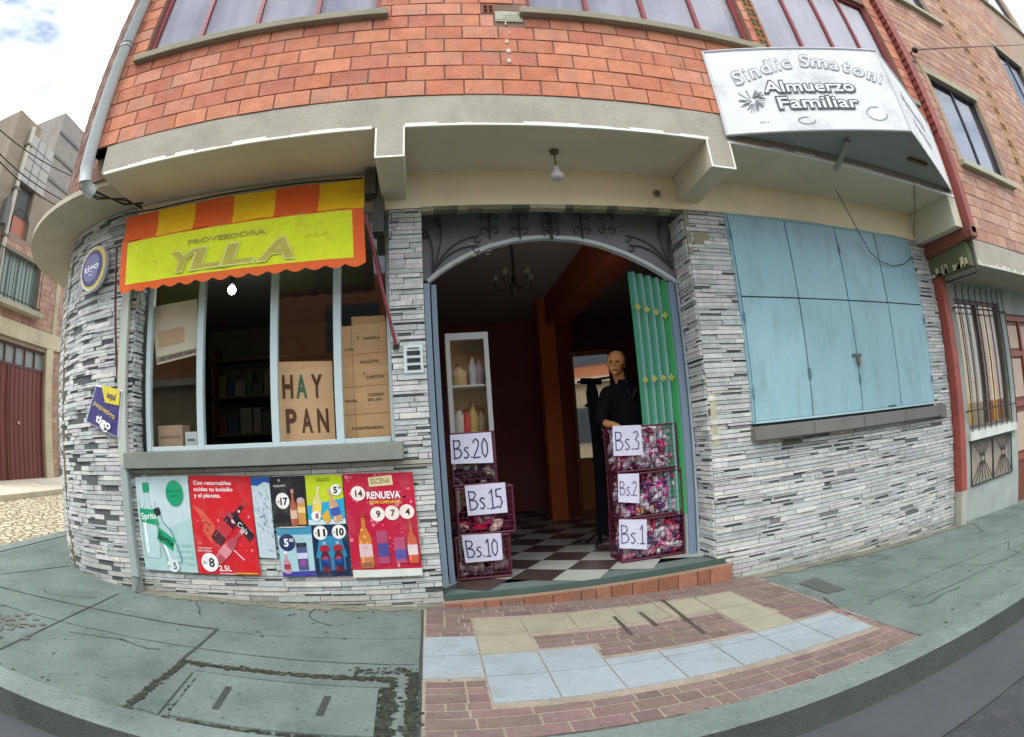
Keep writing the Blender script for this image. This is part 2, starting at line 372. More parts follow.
# patterned paving in front of the shop door
T = .3025; X0, Y0 = -.152, -1.288
g = MB()
gsheet(g, X0, -1.925, 2.36, -.1, .004, c('#94897b'), 12, 8)
blue, beige = c('#929da2'), c('#989480')
def tile(x0, y0, x1, y1, col):
    e = .004; col = vary(col, .05); z = .0085
    x0 += e; y0 += e; x1 -= e; y1 -= e
    p = [(x0, y0), (x1, y0), (x1, y1), (x0, y1)]; q = [(x, y, h(x, y)+z) for x, y in p]; b = [(x, y, h(x, y)) for x, y in p]
    g.hexa(b+q, col, 1)
cells = []
for i in range(1, 8): cells.append((X0+i*T, Y0-T, X0+(i+1)*T, Y0, blue))
for i in range(3): cells.append((X0+i*T, Y0, X0+(i+1)*T, Y0+T, blue))
for i in range(3, 8): cells.append((X0+i*T, Y0, X0+(i+1)*T, Y0+.09, blue))
cells.append((X0, Y0+T, X0+T, Y0+2*T, blue))
cells.append((X0+T, Y0+T, X0+2*T, Y0+2*T, beige))
for i in range(1, 7): cells.append((X0+i*T, Y0+2*T, X0+(i+1)*T, Y0+3*T+(.0 if i < 3 else .02), beige))
cells.append((X0+6*T, Y0+.09, X0+7*T, Y0+T, beige)); cells.append((X0+6*T, Y0+T, X0+7*T, Y0+2*T, beige))
tag_cells = cells
for cl in cells: tile(*cl)
def covered(x, y): return any(a-.01 < x < b2+.01 and p-.01 < y < q+.01 for a, p, b2, q, _ in cells)
y = -1.92
while y < -.12:
    hh = random.choice([.07, .1, .1, .075]); x = X0+.01
    while x < 2.34:
        w = random.choice([.09, .12, .19, .21, .26]); x1 = min(x+w, 2.35)
        xs_ = [x]
        # clip against the tiles
        a = x
        while a < x1-.02:
            b = a
            while b < x1 and not covered(b, y+.02) and not covered(b, y+hh-.02): b += .01
            if b-a > .03:
                z0 = .004; p = [(a+.006, y+.006), (min(b, x1)-.006, y+.006), (min(b, x1)-.006, y+hh-.006), (a+.006, y+hh-.006)]
                g.hexa([(u, v, h(u, v)) for u, v in p]+[(u, v, h(u, v)+.0065) for u, v in p], vary(c('#75625e'), .16, .05), 2)
            a = b+.01
        x = x1
    y += hh
tag(g.build('patterned_paving', [PAVEM, TILEM, PAVEM]), kind='structure')

# ------------------------------------------------------------------ pieces of masonry on a wall
def courses(mb, fn, s0, s1, z0, z1, holes, kind, base=.0, ztop=None):
    z = z0
    row = 0
    while z < z1-.005:
        hh = .036 if kind == 'stone' else .137
        if kind == 'stone': hh = random.choice([.032, .036, .042])
        t1 = min(z+hh, z1); s = s0-(random.uniform(0, .2) if kind == 'stone' else (.13 if row % 2 else 0)); row += 1
        while s < s1:
            L_ = random.uniform(.16, .5) if kind == 'stone' else .262
            if kind == 'stone' and random.random() < .2: L_ = random.uniform(.06, .16)
            a, b = max(s, s0), min(s+L_, s1); s += L_
            if b-a < .015: continue
            segs = [(a, b)]
            for (ha, hb, hz0, hz1) in holes:
                if t1 > hz0+.004 and z < hz1-.004:
                    ns = []
                    for (p, q) in segs:
                        if q <= ha or p >= hb: ns.append((p, q)); continue
                        if p < ha: ns.append((p, ha))
                        if q > hb: ns.append((hb, q))
                    segs = ns
            for p, q in segs:
                if q-p < .012: continue
                if kind == 'stone':
                    dk = random.random(); d = random.uniform(.003, .02)
                    light = vary(random.choice([c('#c4c7c3'), c('#cfd0cc'), c('#b6bdbc'), c('#c2c0c2'), c('#bec4c0'), c('#abb1af')]), .06)
                    dark = vary(random.choice([c('#4a5152'), c('#5d6464'), c('#737877'), c('#3d4345'), c('#85888a')]), .12)
                    m0 = .0024
                    if dk < .25: # a thin dark strip under a light one
                        zz = z+(t1-z)*random.uniform(.3, .5)
                        ln = random.uniform(.07, .22); qa = p+random.random()*max(0, q-p-ln); qb = min(q, qa+ln)
                        put(mb, fn, qa+m0, qb-m0, z+m0, zz-m0, base+d*.5, dark); put(mb, fn, p+m0, q-m0, zz+m0, t1-m0, base+d, light)
                        if qa-p > .02: put(mb, fn, p+m0, qa-m0, z+m0, zz-m0, base+d*.8, light)
                        if q-qb > .02: put(mb, fn, qb+m0, q-m0, z+m0, zz-m0, base+d*.8, light)
                    elif dk < .275: 
                        if q-p > .27: q2 = p+.22
                        else: q2 = q
                        put(mb, fn, p+m0, q2-m0, z+m0, t1-m0, base+d*.6, dark)
                        if q2 < q: put(mb, fn, q2+m0, q-m0, z+m0, t1-m0, base+d, light)
                    else: put(mb, fn, p+m0, q-m0, z+m0, t1-m0, base+d, light)
                else:
                    m0 = .006; col = vary(random.choice([c('#c68063'), c('#ca8668'), c('#bf785c'), c('#c88a70'), c('#b9745e')]), .07)
                    if kind == 'shaded_brick': col = vary(random.choice([c('#7d5a4c'), c('#84695c'), c('#70544a')]), .08)  # unlit round corner: its shade is put into duller, darker brick colours
                    if kind == 'brick2': col = vary(random.choice([c('#b08d7a'), c('#b89684'), c('#a58272'), c('#ad8270')]), .08)
                    put(mb, fn, p+m0, q-m0, z+m0+random.uniform(-.002, .002), t1-m0, base+random.uniform(.003, .009), col)
        z += hh
def put(mb, fn, a, b, z0, z1, d, col):
    if fn is wallfn:      # splash dirt over the pavement, moss under the right-hand sill
        gz = z0-(-.0482*max(a, -3.5)+(.02 if a < -2.4 else 0)); k = 0; dc = c('#6f6f5e')
        if gz < .16: k = .55*(1-gz/.16)*random.uniform(.3, 1.2)
        if 2.4 < a < 5.05 and .80 < z0 < .96: k = max(k, (z0-.80)/.16*random.uniform(.1, .8)); dc = c('#5c6146')
        if -2.4 < a < -.2 and .93 < z0 < 1.04: k = max(k, random.uniform(.1, .6)); dc = c('#6d6a50')
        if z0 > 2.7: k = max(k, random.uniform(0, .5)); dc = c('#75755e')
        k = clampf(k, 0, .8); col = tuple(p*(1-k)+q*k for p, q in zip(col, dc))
    p = [fn(a, z0, d), fn(b, z0, d), fn(b, z0, -.004), fn(a, z0, -.004), fn(a, z1, d), fn(b, z1, d), fn(b, z1, -.004), fn(a, z1, -.004)]
    mb.hexa(p, col)
R0 = 1.53; CC = (-2.4, 1.53)
def wallfn(s, z, d):
    if s >= -2.4: return (s, -d, z)
    t = (-2.4-s)/R0
    if t <= PI/2: r = R0+d; return (CC[0]-r*math.sin(t), CC[1]-r*math.cos(t), z)
    return (-2.4-R0-d, 1.53+(t-PI/2)*R0, z)
def planefn(y0): return lambda s, z, d: (s, y0-d, z)
SZ, TOP = 3.13, 3.38     # soffit and top of the floor slab
FY = -.68                # front of the upper storey

# ------------------------------------------------------------------ the shop building
BLD = thing('shop_building', 'two storey corner building with grey stone cladding below and orange hollow brick above', 'building')
WX0, WX1, WZ0, WZ1 = -2.31, -.255, 1.16, 2.82
DX0, DX1, DZ1, DY = -.012, 2.035, 2.80, .28
m = MB(); jc = c('#55595a')
# wall cores behind the cladding
def core(x0, z0, x1, z1, y1=.28, col=jc, y0=.003): m.box(x0, y0, z0, x1, y1, z1, col)
core(-2.42, -.4, WX0, SZ); core(WX0, -.4, WX1, WZ0-.1); core(WX1, -.4, DX0, SZ); core(DX1, -.5, 5.22, SZ)
core(WX0, WZ1, WX1, SZ, col=c('#b8b39c')); core(DX0, 2.93, DX1, SZ, col=c('#8d8a78'))
n = 20
for i in range(n):
    a, b = PI/2*i/n, PI/2*(i+1)/n; r = R0-.003
    P_ = lambda t, r: (CC[0]-r*math.sin(t), CC[1]-r*math.cos(t))
    q = [P_(a, r), P_(b, r), P_(b, r-.2), P_(a, r-.2)]
    m.hexa([(x, y, -.3) for x, y in q]+[(x, y, SZ) for x, y in q], jc)
m.box(-2.4-R0+.003, 1.53, -.3, -3.7, 9, SZ, jc)
m.build('wall_core', CEMENT, BLD)
m = MB(); end = -2.4-R0*PI/2-5.5
courses(m, wallfn, end, -2.4, -.1, SZ-.002, [], 'stone')
courses(m, wallfn, -2.4, DX0, -.15, 2.82, [(WX0, WX1, WZ0-.1, 2.9), (-.166, -.036, 1.607, 1.793)], 'stone')
courses(m, wallfn, DX1, 5.2, -.42, 2.84, [(2.43, 4.86, 1.06, 2.81)], 'stone')
# stone on the jambs of the window and the door
jw = lambda s, z, d: (WX0+d, s, z)
courses(m, jw, .0, .14, WZ0, WZ1, [], 'stone')
jd = lambda s, z, d: (DX1-d, s, z)
courses(m, jd, .0, .26, -.1, DZ1, [], 'stone')
m.build('stone_cladding', STONE, BLD)
# cream painted band above the stone, with the mossy lintel edge
m = MB()
m.box(-2.4, -.012, 2.825, DX0, .002, SZ-.001, c('#eadfc0')); m.box(DX0, -.012, 2.83, 5.03, .002, SZ-.001, c('#eee2be'))
m.build('painted_band', PLASTER, BLD)
m = MB(); x = DX0
while x < DX1:
    w = random.uniform(.05, .16); m.box(x, -.02-random.random()*.006, 2.795+random.uniform(-.006, .006), min(x+w, DX1), .05, 2.828, vary(random.choice([c('#6f7158'), c('#80805f'), c('#55584a'), c('#9a9a80')]), .1)); x += w
m.build('door_lintel', CEMENT, BLD)
# slab
m = MB(); sc, gc = c('#bab8a2'), c('#a9a498')
m.box(-2.43, FY, SZ, 5.19, .3, TOP, gc); m.build('floor_slab', CEMENT, BLD, bevel=.006)
m = MB(); m.box(-2.425, FY+.012, SZ-.004, 5.185, -.001, SZ+.01, c('#cfc6b0')); m.build('soffit', PLASTER, BLD)
m = MB(); n = 24; r1 = 2.035; CT_ = SZ+.05
for i in range(n):
    a, b = PI/2*i/n, PI/2*(i+1)/n; q = [P_(a, r1), P_(b, r1), P_(b, .8), P_(a, .8)]
    m.hexa([(x, y, SZ+.002) for x, y in q]+[(x, y, CT_) for x, y in q], c('#b3ad98'))
m.box(-2.4-r1, 1.53, SZ+.002, -3.5, 9, CT_, c('#b3ad98'))
m.build('corner_slab', CEMENT, BLD)
for x0, x1 in ((-.30, -.115), (2.0, 2.2)):
    m = MB(); m.box(x0, FY+.004, 2.90, x1, .001, SZ-.002, c('#c8c0aa')); m.build('beam', PLASTER, BLD, bevel=.008)
    m = MB(); m.box(x0-.001, FY-.001, 2.899, x1+.001, FY+.01, SZ+.01, gc); m.build('beam_face', CEMENT, BLD)
m = MB(); m.box(5.03, FY+.004, 2.79, 5.185, .001, SZ-.002, c('#c9c6b4')); m.build('beam', PLASTER, BLD, bevel=.008)
# white paint that ran over the slab's lower edge
m = MB(); x = -2.4
while x < 5.1:
    w = random.uniform(.08, .25); x1 = min(x+w, 5.16); ok = not (-.30 < (x+x1)/2 < -.115 or 2.0 < (x+x1)/2 < 2.2)
    if ok: m.box(x, FY-.004, SZ-.007, x1, FY+.013, SZ+random.uniform(.006, .026), vary(c('#f0f0e6'), .06))
    x = x1
for x0, x1 in ((-.30, -.115), (2.0, 2.2)):
    m.box(x0-.004, FY-.003, 2.896, x0+.008, FY+.008, SZ, c('#f0f0e6')); m.box(x1-.008, FY-.003, 2.896, x1+.004, FY+.008, SZ, c('#f0f0e6')); m.box(x0, FY-.002, 2.895, x1, FY+.008, 2.907, c('#f0f0e6'))
m.build('paint_edge', PLASTER, BLD)
# upper brick storey
UW = [(-2.33, -.33, 4.25, 5.75), (.78, 2.79, 4.25, 5.75), (3.0, 5.0, 4.25, 5.75)]
m = MB(); mort = c('#7e6456')
def wall_with_holes(mb, fn, x0, x1, z0, z1, holes, th, col):
    xs_ = sorted({x0, x1}|{hh[0] for hh in holes}|{hh[1] for hh in holes}); zs_ = sorted({z0, z1}|{hh[2] for hh in holes}|{hh[3] for hh in holes})
    for a, b in zip(xs_, xs_[1:]):
        for p, q in zip(zs_, zs_[1:]):
            if any(hh[0] <= a and hh[1] >= b and hh[2] <= p and hh[3] >= q for hh in holes): continue
            mb.hexa([fn(a, p, 0), fn(b, p, 0), fn(b, p, -th), fn(a, p, -th), fn(a, q, 0), fn(b, q, 0), fn(b, q, -th), fn(a, q, -th)], col)
wall_with_holes(m, planefn(FY), -2.62, 5.19, TOP, 6.9, UW, .15, mort)
n = 16
for i in range(n):
    a, b = PI/2*i/n, PI/2*(i+1)/n; q = [P_(a, 1.715), P_(b, 1.715), P_(b, 1.5), P_(a, 1.5)]
    m.hexa([(x, y, CT_) for x, y in q]+[(x, y, 6.9) for x, y in q], mort)
m.box(-2.62, FY+.01, TOP, -2.4, -.18, 6.9, mort); m.box(-2.62, FY+.15, CT_, -2.44, -.1, TOP, mort); m.box(-2.4-1.715, 1.53, CT_, -3.9, 9, 6.9, mort)
m.build('upper_wall', CEMENT, BLD)
m = MB()
courses(m, planefn(FY), -2.6, 5.18, TOP, 6.88, UW+[(.43, .53, 4.22, 4.33), (.52, .74, 4.1, 4.26), (2.86, 2.98, 4.25, 5.8)], 'brick')
upc = lambda s, z, d: (CC[0]-(1.715+d)*math.sin((-2.4-s)/1.715), CC[1]-(1.715+d)*math.cos((-2.4-s)/1.715), z)
courses(m, upc, -2.4-1.715*PI/2, -2.55, CT_, 6.88, [], 'shaded_brick')
m.build('brick_facing', BRICK, BLD)
m = MB(); m.box(.44, FY-.006, 4.225, .525, FY+.1, 4.325, c('#b0674a'))
for i in range(2):
    for j in range(2): m.box(.448+i*.04, FY-.008, 4.232+j*.045, .478+i*.04, FY+.05, 4.27+j*.045, c('#20150f'))
for k in range(10):
    m.build('hollow_brick', BRICK, BLD); m = MB()
    z = 4.27+k*.14; m.box(2.865, FY-.006, z, 2.975, FY+.05, z+.13, vary(c('#c47d50'), .1))
    for i in range(2):
        for j in range(2): m.box(2.873+i*.052, FY-.008, z+.012+j*.058, 2.915+i*.052, FY, z+.06+j*.058, c('#33402a'))
m.build('hollow_brick', BRICK, BLD)
m = MB()
for k in range(5): m.box(.53+.03*k*random.random(), FY-.012-.003*k, 4.12+.02*k, .74-.02*k, FY-.0, 4.24-.008*k, vary(c('#aeb09c'), .08))
m.build('cement_patch', CEMENT, BLD, bevel=.006); m = MB()
for k in range(5): m.box(.60+random.uniform(-.02, .02), FY-.013, 3.68+k*.1, .61+random.uniform(0, .02), FY, 3.72+k*.1, c('#c8c0b0'))
m.build('cement_patch', CEMENT, BLD, bevel=.006)
for wi, (x0, x1, z0, z1) in enumerate(UW):
    w = empty_part('upper_window', BLD)
    m = MB(); m.box(x0-.07, FY-.075, z0-.07, x1+.07, FY+.15, z0-.001, c('#8f8c78')); m.build('sill', CEMENT, w, bevel=.006)
    m = MB(); fc = c('#8a3f42')
    for a in (x0, x1-.04): m.box(a, FY+.05, z0, a+.04, FY+.1, z1, fc)
    m.box(x0+.04, FY+.051, z0, x1-.04, FY+.099, z0+.04, c('#6d6a63')); m.box(x0+.04, FY+.051, z1-.04, x1-.04, FY+.099, z1, fc)
    k = 4
    for i in range(1, k): a = x0+(x1-x0)*i/k; m.box(a-.016, FY+.052, z0+.04, a+.016, FY+.098, z1-.04, fc)
    m.build('frame', PAINT, w)
    m = MB(); m.box(x0+.04, FY+.072, z0+.04, x1-.04, FY+.078, z1-.04); m.build('pane', GLASS2, w)
    m = MB(); pts = []
    for i in range(121):
        s = i/120; pts.append((x0+.03+(x1-x0-.06)*s, FY+.13+.012*math.sin(s*70+wi)+.008*math.sin(s*31)))
    for a, b in zip(pts, pts[1:]): m.face([(a[0], a[1], z0), (b[0], b[1], z0), (b[0], b[1], z1), (a[0], a[1], z1)], c('#bfb7bb'))
    m.build('curtain', CURT, w, smooth=True)
m = MB(); m.box(-2.6, .4, TOP+.001, 5.1, .45, 6.9, c('#3a3432')); m.build('inner_wall', WALLIN, BLD)
m = MB(); m.box(-2.62, FY-.3, 6.9, 5.19, 6, 7.1, gc); m.build('roof', CEMENT, BLD)

# shop window
W = empty_part('shop_window', BLD)
fy = .11; fcol = c('#b7c9cc')
m = MB(); m.box(-2.36, -.1, WZ0-.125, -.20, .1, WZ0-.005, c('#7e827c')); m.build('sill', CEMENT, W, bevel=.006)
m = MB()
X = [onY(149, 400, fy).x, onY(200.5, 380, fy).x, onY(274.5, 370, fy).x, onY(338, 360, fy).x, onY(391, 350, fy).x]
for i, x in enumerate(X):
    w = .028 if 0 < i < 4 else .022
    m.box(x-w, fy-.02, WZ0, x+w, fy+.03, WZ1, vary(fcol, .03))
for a, b in zip(X, X[1:]):
    m.box(a+.028, fy-.019, WZ0, b-.028, fy+.029, WZ0+.035, fcol); m.box(a+.028, fy-.019, WZ1-.04, b-.028, fy+.029, WZ1, fcol)
m.box(X[4]+.022, fy-.01, WZ0, WX1, fy+.02, WZ1, c('#7f8d99'))
m.build('frame', PAINT, W, bevel=.003)
for i in (0, 2, 3):
    m = MB(); m.box(X[i]+.028, fy+.003, WZ0+.035, X[i+1]-.028, fy+.008, WZ1-.04); m.build('pane', GLASS, W)

# door: steel frame, arched transom
D = empty_part('shop_door_frame', BLD)
m = MB(); dc = c('#9fb3c4')
x0, x1 = DX0, DX1
zs = 2.32
aL = onY(429, 283, DY); aR = onY(677, 284, DY)
m.box(x0, DY, -.0, x0+.045, DY+.05, aL.z, vary(dc, .02)); m.build('jamb', PAINT, D, bevel=.003); m = MB(); m.box(x0+.055, DY+.012, .08, x0+.095, DY+.06, aL.z-.01, c('#8a9eb0')); m.build('inner_jamb', PAINT, D, bevel=.003); m = MB()
m.box(aR.x-.005, DY, .06, aR.x+.05, DY+.05, aR.z, c('#b6c6cf')); m.build('jamb', PAINT, D, bevel=.003); m = MB(); m.box(aR.x-.075, DY+.012, .08, aR.x-.02, DY+.06, aR.z+.02, c('#8294aa')); m.build('inner_jamb', PAINT, D, bevel=.003); m = MB()
m.box(aR.x+.05, DY+.004, .06, x1-.001, DY+.04, 2.3, c('#5b6268'))
m.build('edge_strip', PAINT, D, bevel=.003)
arc = []
for (u, v) in [(429, 283), (441, 273), (455, 264), (470, 256), (490, 248), (515, 241.5), (545, 238.5), (575, 240.5), (600, 246), (625, 255), (648, 266), (664, 275.5), (677, 284)]:
    p = onY(u, v, DY); arc.append((p.x, p.z))
m = MB()
for (a, b) in zip(arc, arc[1:]):
    dx, dz = b[0]-a[0], b[1]-a[1]; l = math.hypot(dx, dz); nx, nz = -dz/l*.03, dx/l*.03
    m.hexa([(a[0], DY-.012, a[1]), (b[0], DY-.012, b[1]), (b[0], DY+.05, b[1]), (a[0], DY+.05, a[1]), (a[0]+nx, DY-.012, a[1]+nz), (b[0]+nx, DY-.012, b[1]+nz), (b[0]+nx, DY+.05, b[1]+nz), (a[0]+nx, DY+.05, a[1]+nz)], c('#c3cdce'))
m.build('arch_trim', PAINT, D)
m = MB(); TZ = 2.99
poly = [(x0, arc[0][1]+.02)]+[(a, z+.03) for a, z in arc]+[(x1, arc[-1][1]+.02), (x1, TZ), (x0, TZ)]
# split the transom into vertical strips so that every face is convex
pts = [(x0, arc[0][1]+.02)]+[(a, z+.025) for a, z in arc]+[(x1, arc[-1][1]+.02)]
for a, b in zip(pts, pts[1:]):
    if b[0]-a[0] < 1e-4: continue
    m.hexa([(a[0], DY, a[1]), (b[0], DY, b[1]), (b[0], DY+.02, b[1]), (a[0], DY+.02, a[1]), (a[0], DY, TZ), (b[0], DY, TZ), (b[0], DY+.02, TZ), (a[0], DY+.02, TZ)], c('#77787d'))
TR = m.build('transom_panel', PAINT, D)
m = MB(); oc = c('#3f4046')
def scroll(cx, cz, s, flip=1, turn=0, col=oc):
    P = []
    for i in range(15):
        t = i/14*1.6*PI; r = s*(1-.55*i/14); P.append((cx+flip*r*math.cos(t+turn), DY-.015, cz+r*math.sin(t+turn)))
    m.tube(P, .005, col, 5)
for k, u in enumerate((489, 519, 550, 581, 606)):
    p = onY(u, 226, DY); cx, cz = p.x, p.z+.02
    m.tube([(cx, DY-.015, cz-.14), (cx, DY-.015, cz+.12)], .007 if k != 2 else .014, oc if k != 4 else c('#8d8d8a'), 6)
    for dz in ((-.07, .05) if k != 2 else (-.09, -.02, .05)):
        scroll(cx-.045, cz+dz, .036, 1, 0); scroll(cx+.045, cz+dz, .036, -1, 0)
    m.build('scroll_ornament', PAINT, D); m = MB()
for sx, bx in ((1, arc[0][0]+.03), (-1, arc[-1][0]-.03)):
    bz = arc[0][1]+.08
    for ang, ln in ((84, .34), (70, .44), (58, .46), (50, .40)):
        a = math.radians(ang); P = []
        for i in range(9):
            t = i/8; aa = a-(t**2)*.35*(1 if ang < 60 else -.6); P.append((bx+sx*ln*t*math.cos(aa), DY-.015, bz+ln*t*math.sin(aa)))
        if P[-1][2] > 2.9: P = P[:-1]
        m.tube(P, .006, oc if ang > 40 else c('#4a3433'), 5); e = P[-1]; scroll(e[0], e[2]-.03, .035, sx, 1.2)
    m.build('corner_ornament', PAINT, D); m = MB()
for k in range(26):
    p = (random.uniform(.25, .5), DY-.004, random.uniform(2.52, 2.66)) if k < 16 else (random.uniform(1.3, 1.85), DY-.004, random.uniform(2.72, 2.84))
    m.box(p[0], p[1]-.002, p[2], p[0]+random.uniform(.01, .04), p[1], p[2]+random.uniform(.004, .012), c('#a6a8a4'))
m.build('peeling_paint', PAINT, D)

# door step: brick riser with a cement edge
ST = empty_part('door_step', BLD)
m = MB(); m.box(DX0-.02, -.075, -.25, 2.14, 0, .035, c('#8f7a66')); m.build('step_core', CEMENT, ST)
m = MB(); x = DX0
while x < 2.1:
    w = random.choice([.11, .16, .2]); x1 = min(x+w, 2.135); zb = -.1-.0482*x
    m.box(x+.004, -.088, -.2, x1-.004, -.074, .03, vary(c('#93604c'), .2, .06))
    if random.random() < .4: m.box(x+.004, -.0895, -.05-.04*x, x1-.004, -.0885, -.045-.04*x, c('#c9a48a'))
    x = x1
m.build('riser_brick', PAVEM, ST)
m = MB(); m.box(DX0, -.016, .035, DX1+.08, 0, .0825, c('#41544f')); m.box(DX0+.002, 0, .0, DX1-.002, .2, .079, c('#5d6965')); m.build('threshold', CEMENT, ST, bevel=.004)
# interior
m = MB(); FZ = .083
y = .1
u1, u2 = Vector((.281, .32)), Vector((.345, -.20))    # measured diagonal tile edges
o0 = Vector((.479, .292))
e1 = Vector((.18, .288)); e2 = Vector((.288, -.18))
def clip(P, xa, xb, ya, yb):
    for ax, lim, sg in ((0, xa, 1), (0, xb, -1), (1, ya, 1), (1, yb, -1)):
        o = []
        for i in range(len(P)):
            a, b = P[i-1], P[i]; da, db = (a[ax]-lim)*sg, (b[ax]-lim)*sg
            if (da < 0) != (db < 0): t = da/(da-db); o.append((a[0]+(b[0]-a[0])*t, a[1]+(b[1]-a[1])*t))
            if db >= 0: o.append(b)
        P = o
    return P
for i in range(-26, 27):
    for j in range(-26, 27):
        p = o0+e1*i+e2*j
        q = [p, p+e2, p+e1+e2, p+e1]
        if min(t.x for t in q) < -.1-.3 or max(t.x for t in q) > 3.6 or min(t.y for t in q) < -.12 or max(t.y for t in q) > 5.0: continue
        q = clip([(t.x, t.y) for t in q], -.1, 3.3, -.01, 4.6)
        if len(q) < 3: continue
        m.face([(a, b, FZ) for a, b in q], vary(c('#4a3d3c'), .12) if (i+j) % 2 == 0 else vary(c('#a3a8a0'), .06))
m.build('checkered_floor', FLOORM, BLD)
def room(x0, x1, y0, y1, z0, z1, wcol, ccol, fcol=None, front=False, holes=None):
    m = MB(); t = .04
    m.box(x0-t, y0, z0, x0, y1, z1, wcol); m.box(x1, y0, z0, x1+t, y1, z1, wcol); m.box(x0, y1, z0, x1, y1+t, z1, wcol)
    m.build('room_wall', WALLIN, BLD)
    m = MB(); m.box(x0, y0, z1, x1, y1, z1+t, ccol); m.build('room_ceiling', WALLIN, BLD)
    if fcol: m = MB(); m.box(x0, y0, z0-t, x1, y1, z0, fcol); m.build('room_floor', WALLIN, BLD)
room(-.1, 3.3, .30, 4.6, -.1, 2.98, c('#a26c68'), c('#b5aea4'))
room(-3.3, -.2, .30, 4.0, .1, 2.96, c('#6c6450'), c('#8a8778'), c('#3a3632'))
m = MB(); m.box(1.55, .31, 2.62, 1.85, 3.3, 2.978, c('#b05540')); m.build('ceiling_beam', WALLIN, BLD)
m = MB(); m.box(1.45, 3.3, .083, 1.66, 3.5, 2.978, c('#d0743a')); m.box(1.66, 3.31, .083, 1.9, 3.5, 2.62, c('#7a3a2c')); m.build('room_post', WALLIN, BLD)  # post's lit side painted bright orange, the part beside it darker
# folding metal shutter over the right-hand window
SH = empty_part('window_shutter', BLD)
sx = [2.445, 3.055, 3.68, 4.26, 4.845]; zt, zm, zb = 2.805, 2.10, 1.085
for i in range(4):
    m = MB(); b = c('#8db4be')
    for (a0, a1) in ((zb+.02, zm-.005), (zm+.005, zt)):
        x0, x1 = sx[i]+.006, sx[i+1]-.006
        m.box(x0, -.028-random.random()*.006, a0, x1, -.004, a1, vary(b, .03))
    m.build('panel', SHUT, SH, bevel=.003)
m = MB(); fr = c('#7fa9b3')
m.box(sx[0]-.02, -.026, zb, sx[0], .0, zt+.02, fr); m.box(sx[4], -.026, zb, sx[4]+.02, 0, zt+.02, fr); m.box(sx[0], -.03, zt+.002, sx[4], 0, zt+.02, fr); m.box(sx[0], -.04, zb, sx[4], 0, zb+.018, c('#a5c6cd'))
m.build('frame', PAINT, SH)
m = MB()
for i in (1, 2): m.box(sx[i]-.012, -.05, 1.42 if i == 1 else 1.5, sx[i]+.012, -.035, 1.5 if i == 1 else 1.56, c('#55727a')); m.build('bolt', PAINT, SH); m = MB()
m.box(sx[3]-.2, -.045, zb+.02, sx[3]-.1, -.034, zb+.035, c('#3c4f55'))
m.build('bolt', PAINT, SH)
for i, hz_ in ((0, 1.3), (0, 1.9), (0, 2.6), (2, 1.35), (2, 2.55), (4, 1.3), (4, 1.9), (4, 2.55)):
    m = MB(); m.tube([(sx[i], -.04, hz_), (sx[i], -.04, hz_+.07)], .009, c('#5f8791'), 8); m.build('hinge', PAINT, SH)
m = MB(); m.box(sx[2]-.07, -.042, 1.58, sx[2]+.05, -.034, 1.61, c('#4e565a')); m.box(sx[2]-.02, -.06, 1.52, sx[2]+.02, -.04, 1.575, c('#6a6448')); m.build('padlock', PAINT, SH)
m = MB(); x = 2.40
while x < 5.0:
    m.box(x, -.085, .955, min(x+.62, 5.02)-.006, -.004, 1.062, vary(c('#6f716c'), .05)); x += .62
m.build('sill', CEMENT, SH, bevel=.004)
# square of missing cladding, repaired with cement, and cement strip by the door
m = MB(); m.box(2.10, -.012, 2.5, 2.24, .003, 2.64, c('#8b8a6c')); m.build('repair_patch', CEMENT, BLD); m = MB(); m.box(2.05, -.014, .95, 2.10, .003, 1.35, c('#b5b494')); m.build('repair_patch', CEMENT, BLD); m = MB(); m.box(2.037, -.016, 2.45, 2.075, .003, 2.82, c('#8d8b78'))
m.build('repair_patch', CEMENT, BLD)
# ------------------------------------------------------------------ neighbour on the right
NB = thing('neighbour_building', 'orange brick neighbour house with blue windows above and grey plastered ground floor', 'building')
NF = -.66
m = MB(); pg = c('#9aa39d')
holes = [(5.6, 6.82, .74, 2.22), (5.6, 6.72, .12, .60), (6.95, 8.1, -.5, 2.1)]
wall_with_holes(m, planefn(0), 5.36, 12, -.9, 2.42, holes, .2, pg); m.build('ground_floor_wall', CEMENT, NB)
m = MB(); m.box(5.35, NF, 2.42, 13, .3, 2.7, c('#a4a193')); m.build('floor_slab', CEMENT, NB, bevel=.01)
m = MB(); m.box(5.2, NF+.03, 2.41, 5.349, 0, 2.66, c('#5d6046')); m.box(5.2, NF+.03, 2.79, 5.349, .3, 7, c('#5d5a50'))
for k in range(22):
    y = random.uniform(NF+.05, -.05); m.box(5.195, y, 2.41, 5.2, y+random.uniform(.02, .05), 2.43+random.random()*.09, c('#c3bf9c'))
m.build('slab_end', CEMENT, NB)
m = MB(); x = 5.36
while x < 9:
    w_ = random.uniform(.02, .09); m.box(x, NF-.004, 2.418, x+w_*.7, NF+.01, 2.43+random.random()*.05, c('#d0d0c4')); x += w_
m.build('peeling_paint', PLASTER, NB)
NW = [(5.72, 6.98, 3.68, 4.93), (5.72, 7.0, 6.42, 7.8), (9.3, 10.6, 5.5, 7.0), (10.2, 12.6, 8.85, 10.3)]
m = MB(); wall_with_holes(m, planefn(NF), 5.22, 13, 2.7, 11, NW, .2, c('#a18d7c')); m.build('upper_wall', CEMENT, NB)
m = MB(); courses(m, planefn(NF), 5.24, 10.6, 2.7, 10.9, NW+[(7.55, 7.9, 2.7, 11)], 'brick2'); 
m.build('brick_facing', BRICK, NB)
m = MB(); z = 2.72
